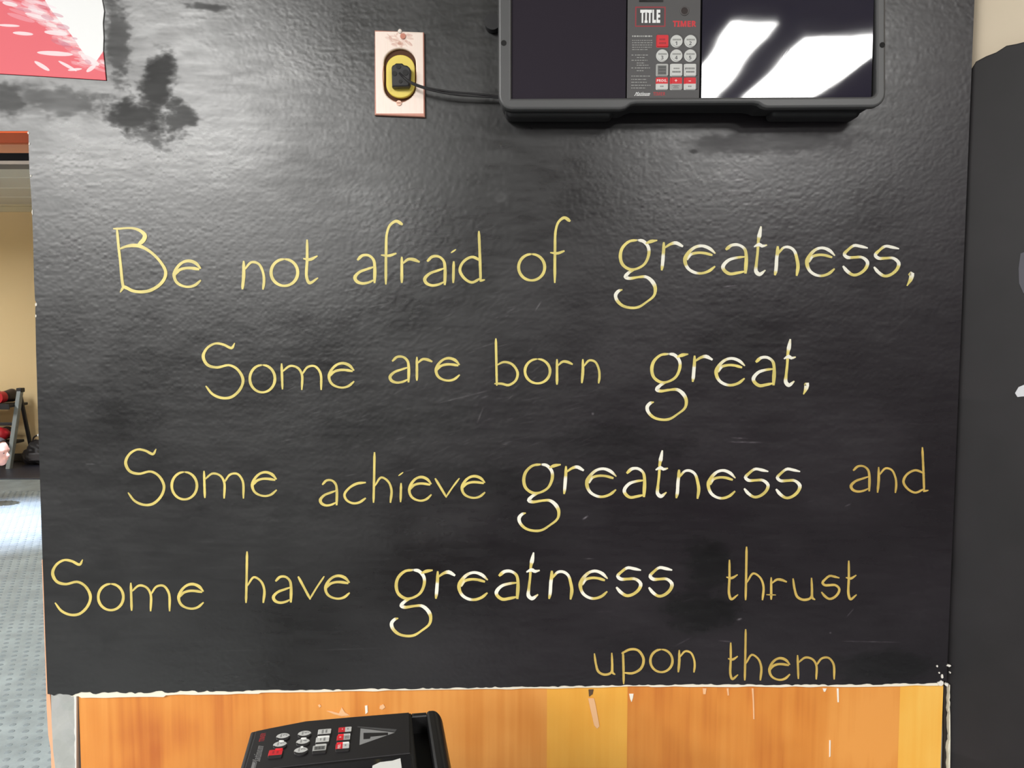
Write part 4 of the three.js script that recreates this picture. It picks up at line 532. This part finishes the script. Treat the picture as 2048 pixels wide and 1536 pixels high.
// ---------------------------------------------------------------- blended solids for gloves, bag and person
function solid(bones, res, blend = 0.03, pad = 0.06, extra) {
  const lo = new THREE.Vector3(1e9, 1e9, 1e9), hi = lo.clone().negate();
  for (const b of bones) for (const p of [b.a, b.b]) { const r = Math.max(b.r, b.s ?? b.r); lo.min(new THREE.Vector3(p[0] - r, p[1] - r, p[2] - r)); hi.max(new THREE.Vector3(p[0] + r, p[1] + r, p[2] + r)); }
  const c = lo.clone().add(hi).multiplyScalar(0.5), R = Math.max(hi.x - lo.x, hi.y - lo.y, hi.z - lo.z) / 2 + pad;
  const mc = new MarchingCubes(res, new THREE.MeshStandardMaterial(), false, false, 120000); mc.isolation = 0; mc.reset();
  const n = res, B = bones.map((b) => ({ ax: b.a[0], ay: b.a[1], az: b.a[2], dx: b.b[0] - b.a[0], dy: b.b[1] - b.a[1], dz: b.b[2] - b.a[2], r: b.r, s: b.s ?? b.r }));
  for (const b of B) b.l = b.dx * b.dx + b.dy * b.dy + b.dz * b.dz || 1e-9;
  for (let k = 0; k < n; k++) for (let j = 0; j < n; j++) for (let i = 0; i < n; i++) {
    const x = c.x + R * (i - n / 2) / (n / 2), y = c.y + R * (j - n / 2) / (n / 2), z = c.z + R * (k - n / 2) / (n / 2); let acc = 0;
    for (const b of B) { const px = x - b.ax, py = y - b.ay, pz = z - b.az, h = Math.min(1, Math.max(0, (px * b.dx + py * b.dy + pz * b.dz) / b.l)), d = Math.hypot(px - h * b.dx, py - h * b.dy, pz - h * b.dz) - (b.r + (b.s - b.r) * h); acc += Math.exp(-Math.max(-40, d / blend * 3)); }
    let d = -Math.log(Math.max(acc, 1e-30)) * blend / 3; if (extra) d = extra(d, x, y, z);
    mc.field[i + j * n + k * n * n] = -d;
  }
  mc.update(); const g = new THREE.BufferGeometry(), cnt = mc.count, pos = mc.positionArray.slice(0, cnt * 3); for (let q = 0; q < cnt; q++) { pos[3 * q] = c.x + R * pos[3 * q]; pos[3 * q + 1] = c.y + R * pos[3 * q + 1]; pos[3 * q + 2] = c.z + R * pos[3 * q + 2]; }
  g.setAttribute('position', new THREE.BufferAttribute(pos, 3)); g.setAttribute('normal', new THREE.BufferAttribute(mc.normalArray.slice(0, cnt * 3), 3)); return g;
}

// ---------------------------------------------------------------- rack with gloves in the next room
const RACK = { z: -8.55, xr: -5.62 };
{
  const t = thing('glove_rack', 'grey two-shelf rack of boxing gloves against the beige wall', 'rack', [0, 0, 0]);
  const grey = std(srgb(120, 124, 122), 0.5), black = std(srgb(34, 32, 34), 0.6);
  for (const x of [RACK.xr, RACK.xr - 1.7]) { part('upright', bar([x, 0, RACK.z + 0.3], [x, 0.87, RACK.z + 0.02], 0.05, 0.06), grey, t); part('rear_leg', bar([x, 0, RACK.z - 0.2], [x, 0.8, RACK.z + 0.02], 0.035, 0.035), black, t); part('end_cap', rbox(0.062, 0.05, 0.08, 0.01, x, 0.87, RACK.z + 0.015), black, t); }
  for (const [y, z] of [[0.70, RACK.z + 0.02], [0.28, RACK.z + 0.12]]) { part('shelf', rbox(1.68, 0.03, 0.36, 0.006, RACK.xr - 0.86, y, z), black, t); part('shelf_lip', rbox(1.68, 0.06, 0.015, 0.004, RACK.xr - 0.86, y - 0.004, z + 0.186), black, t); }
  part('top_rail', rbox(1.68, 0.035, 0.03, 0.006, RACK.xr - 0.86, 0.49, RACK.z + 0.11), black, t);
  const gl = solid([{ a: [0, 0.075, 0.05], b: [0, 0.07, -0.03], r: 0.07, s: 0.062 }, { a: [0, 0.1, 0.07], b: [0, 0.06, 0.085], r: 0.045, s: 0.04 }, { a: [0.06, 0.07, -0.02], b: [0.062, 0.085, 0.055], r: 0.026, s: 0.024 }], 34, 0.02, 0.03);
  const cuff = new THREE.CylinderGeometry(0.056, 0.062, 0.1, 22).rotateX(Math.PI / 2).translate(0, 0.068, -0.1), strap = new THREE.CylinderGeometry(0.063, 0.066, 0.085, 22).rotateX(Math.PI / 2).translate(0, 0.068, -0.115);
  const glove = (x, y, z, turn, body, band, label, s = 1) => { const g = thing('boxing_glove', label, 'boxing glove', [x, y, z], 'boxing gloves on the rack'); g.rotation.y = turn; g.scale.setScalar(s); part('padding', gl, body, g); part('cuff', cuff, body, g); part('strap', strap, band, g); return g; };
  const red = std(srgb(190, 30, 44), 0.4), blk = std(srgb(40, 30, 34), 0.45), yel = std(srgb(212, 196, 40), 0.5), pur = std(srgb(112, 70, 130), 0.5), grn = std(srgb(120, 150, 110), 0.5);
  const y1 = 0.722, y2 = 0.302, z1 = RACK.z - 0.02, z2 = RACK.z + 0.14;
  glove(RACK.xr - 0.17, y1, z1, 3.0, blk, red, 'black boxing glove with red strap, on the top shelf', 1.05); glove(RACK.xr - 0.36, y1, z1, 2.8, blk, yel, 'black boxing glove with yellow strap, on the top shelf', 1);
  glove(RACK.xr - 0.16, y2, z2, 0.2, red, blk, 'red boxing glove at the right end of the lower shelf', 1.1); glove(RACK.xr - 0.34, y2, z2, 0.1, pur, blk, 'purple boxing glove on the lower shelf', 1); glove(RACK.xr - 0.56, y2, z2, 0, grn, blk, 'pale green boxing glove on the lower shelf', 1);
  // bag on the floor beside it
  const bag = thing('gym_bag', 'black gym bag slumped on the floor beside the glove rack', 'bag', [RACK.xr + 0.16, 0, -8.58]);
  const bg = solid([{ a: [-0.09, 0.1, 0], b: [0.12, 0.1, 0.02], r: 0.1, s: 0.095 }, { a: [-0.05, 0.2, 0], b: [0.09, 0.2, 0], r: 0.075, s: 0.07 }, { a: [0.1, 0.09, 0.06], b: [-0.05, 0.1, 0.08], r: 0.07, s: 0.06 }, { a: [-0.02, 0.27, 0], b: [0.05, 0.25, 0], r: 0.03, s: 0.03 }], 44, 0.025, 0.04, (d, x, y, z) => Math.max(d + 0.006 * Math.sin(x * 70 + y * 40) * Math.sin(y * 60), 0.003 - y));
  part('body', bg, std(srgb(48, 44, 46), 0.5), bag); part('handle', tube([[-0.06, 0.24, 0.03], [-0.03, 0.33, 0.03], [0.04, 0.34, 0.02], [0.08, 0.25, 0.03]], 0.009, 24), blk, bag); part('pocket', rbox(0.14, 0.09, 0.03, 0.012, 0.02, 0.11, 0.125), std(srgb(70, 66, 68), 0.5), bag);
}

// ---------------------------------------------------------------- person doing a press-up, head at the picture's edge
{
  const z = -6.3, hp = onZ(-8, 905, z);   // centre of the head
  const t = thing('person', 'person in a dark top doing a press-up on the rubber floor', 'person', [hp.x, 0, z]);
  const hy = hp.y, skin = std(srgb(232, 172, 154), 0.5), shirt = std(srgb(40, 40, 48), 0.8), pants = std(srgb(30, 30, 36), 0.8), hairM = std(srgb(44, 30, 26), 0.7), shoe = std(srgb(190, 60, 60), 0.5);
  const sh = hy - 0.08, sx = -0.24, bone = [];
  const B = (a, b, r, s) => bone.push({ a, b, r, s });
  B([-0.035, hy - 0.03, 0], [sx + 0.06, sh + 0.03, 0], 0.052, 0.06);                                       // neck
  B([sx, sh, -0.11], [sx, sh, 0.11], 0.085, 0.085); B([sx, sh - 0.01, 0.05], [sx - 0.3, sh - 0.05, 0.05], 0.105, 0.09); B([sx, sh - 0.01, -0.05], [sx - 0.3, sh - 0.05, -0.05], 0.105, 0.09); B([sx - 0.3, sh - 0.05, 0.05], [sx - 0.52, sh - 0.08, 0.06], 0.09, 0.105); B([sx - 0.3, sh - 0.05, -0.05], [sx - 0.52, sh - 0.08, -0.06], 0.09, 0.105);
  const hip = sh - 0.08, fx = sx - 1.4;
  for (const s of [-1, 1]) { B([sx - 0.54, hip, s * 0.09], [sx - 0.95, hip - 0.075, s * 0.1], 0.085, 0.058); B([sx - 0.95, hip - 0.075, s * 0.1], [fx + 0.03, 0.11, s * 0.1], 0.055, 0.038); B([fx + 0.02, 0.11, s * 0.1], [fx + 0.03, 0.03, s * 0.1], 0.036, 0.03); B([fx + 0.03, 0.032, s * 0.1], [fx + 0.1, 0.03, s * 0.1], 0.03, 0.028);
    B([sx, sh, s * 0.17], [sx - 0.14, sh - 0.13, s * 0.26], 0.055, 0.042); const hx = sx - (s < 0 ? 0.16 : 0); B([sx - 0.14, sh - 0.13, s * 0.26], [hx + 0.02, 0.06, s * 0.2], 0.042, 0.028); B([hx + 0.02, 0.05, s * 0.2], [hx + 0.09, 0.025, s * 0.2], 0.027, 0.022);
    for (let k = 0; k < 4; k++) { const oz = s * 0.2 + (k - 1.5) * 0.02; B([hx + 0.09, 0.025, oz], [hx + 0.15 + 0.012 * (k === 1 || k === 2 ? 1 : 0), 0.012, oz + (k - 1.5) * 0.006], 0.011, 0.009); } B([hx + 0.05, 0.03, s * 0.2 - s * 0.02], [hx + 0.1, 0.014, s * 0.2 - s * 0.065], 0.012, 0.009); }
  // head: skull, jaw, nose, brow, ears; looks forward along +x
  const H = (x, y, zz) => [x, hy + y, zz], trunk = bone.splice(0); trunk.push({ a: H(-0.03, 0.0, 0), b: H(-0.01, 0.0, 0), r: 0.05 });
  B(H(-0.025, 0.03, 0), H(0.015, 0.03, 0), 0.088, 0.084); B(H(0.03, -0.02, 0), H(0.045, -0.075, 0), 0.062, 0.042); B(H(0.085, 0.0, 0), H(0.103, -0.028, 0), 0.012, 0.016); B(H(0.08, 0.02, -0.04), H(0.08, 0.02, 0.04), 0.016, 0.016); B(H(0.082, -0.055, -0.018), H(0.082, -0.055, 0.018), 0.014, 0.014);
  for (const s of [-1, 1]) B(H(-0.005, -0.01, s * 0.086), H(-0.012, 0.025, s * 0.09), 0.014, 0.016);
  part('body', mergeGeometries([solid(trunk, 150, 0.022, 0.05), solid(bone, 84, 0.016, 0.03)]), skin, t);
  const cover = (list, blend, res) => solid(list, res, blend, 0.05);
  const torso = [{ a: [sx + 0.02, sh, -0.11], b: [sx + 0.02, sh, 0.11], r: 0.094, s: 0.094 }]; for (const s of [-1, 1]) torso.push({ a: [sx, sh - 0.01, s * 0.05], b: [sx - 0.3, sh - 0.05, s * 0.05], r: 0.118, s: 0.104 }, { a: [sx - 0.3, sh - 0.05, s * 0.05], b: [sx - 0.5, sh - 0.078, s * 0.06], r: 0.104, s: 0.114 }, { a: [sx, sh, s * 0.17], b: [sx - 0.1, sh - 0.095, s * 0.235], r: 0.068, s: 0.058 });
  part('shirt', cover(torso, 0.022, 84), shirt, t);
  const legs = []; for (const s of [-1, 1]) legs.push({ a: [sx - 0.5, hip, s * 0.06], b: [sx - 0.56, hip - 0.01, s * 0.08], r: 0.112, s: 0.1 }, { a: [sx - 0.56, hip - 0.01, s * 0.09], b: [sx - 0.95, hip - 0.075, s * 0.1], r: 0.096, s: 0.07 }, { a: [sx - 0.95, hip - 0.075, s * 0.1], b: [fx + 0.1, 0.14, s * 0.1], r: 0.066, s: 0.05 });
  part('trousers', cover(legs, 0.02, 84), pants, t);
  for (const s of [-1, 1]) part('shoe', solid([{ a: [fx, 0.13, s * 0.1], b: [fx + 0.03, 0.05, s * 0.1], r: 0.045, s: 0.045 }, { a: [fx + 0.03, 0.042, s * 0.1], b: [fx + 0.11, 0.036, s * 0.1], r: 0.042, s: 0.034 }], 34, 0.015, 0.03), shoe, t);
  part('hair', solid([{ a: H(-0.03, 0.048, 0), b: H(0.012, 0.058, 0), r: 0.09, s: 0.08 }, { a: H(-0.055, 0.0, 0), b: H(-0.055, 0.03, 0), r: 0.08, s: 0.085 }], 60, 0.02, 0.03, (d, x, y) => Math.max(d, (x - 0.035) * 0.8 - (y - hy - 0.075))), hairM, t);
  for (const s of [-1, 1]) part('eye', new THREE.SphereGeometry(0.0105, 12, 10).translate(0.083, hy + 0.002, s * 0.03), std(srgb(50, 36, 30), 0.3), t);
}

scene.traverse((o) => { delete o.userData._n; });
renderer.render(scene, camera);
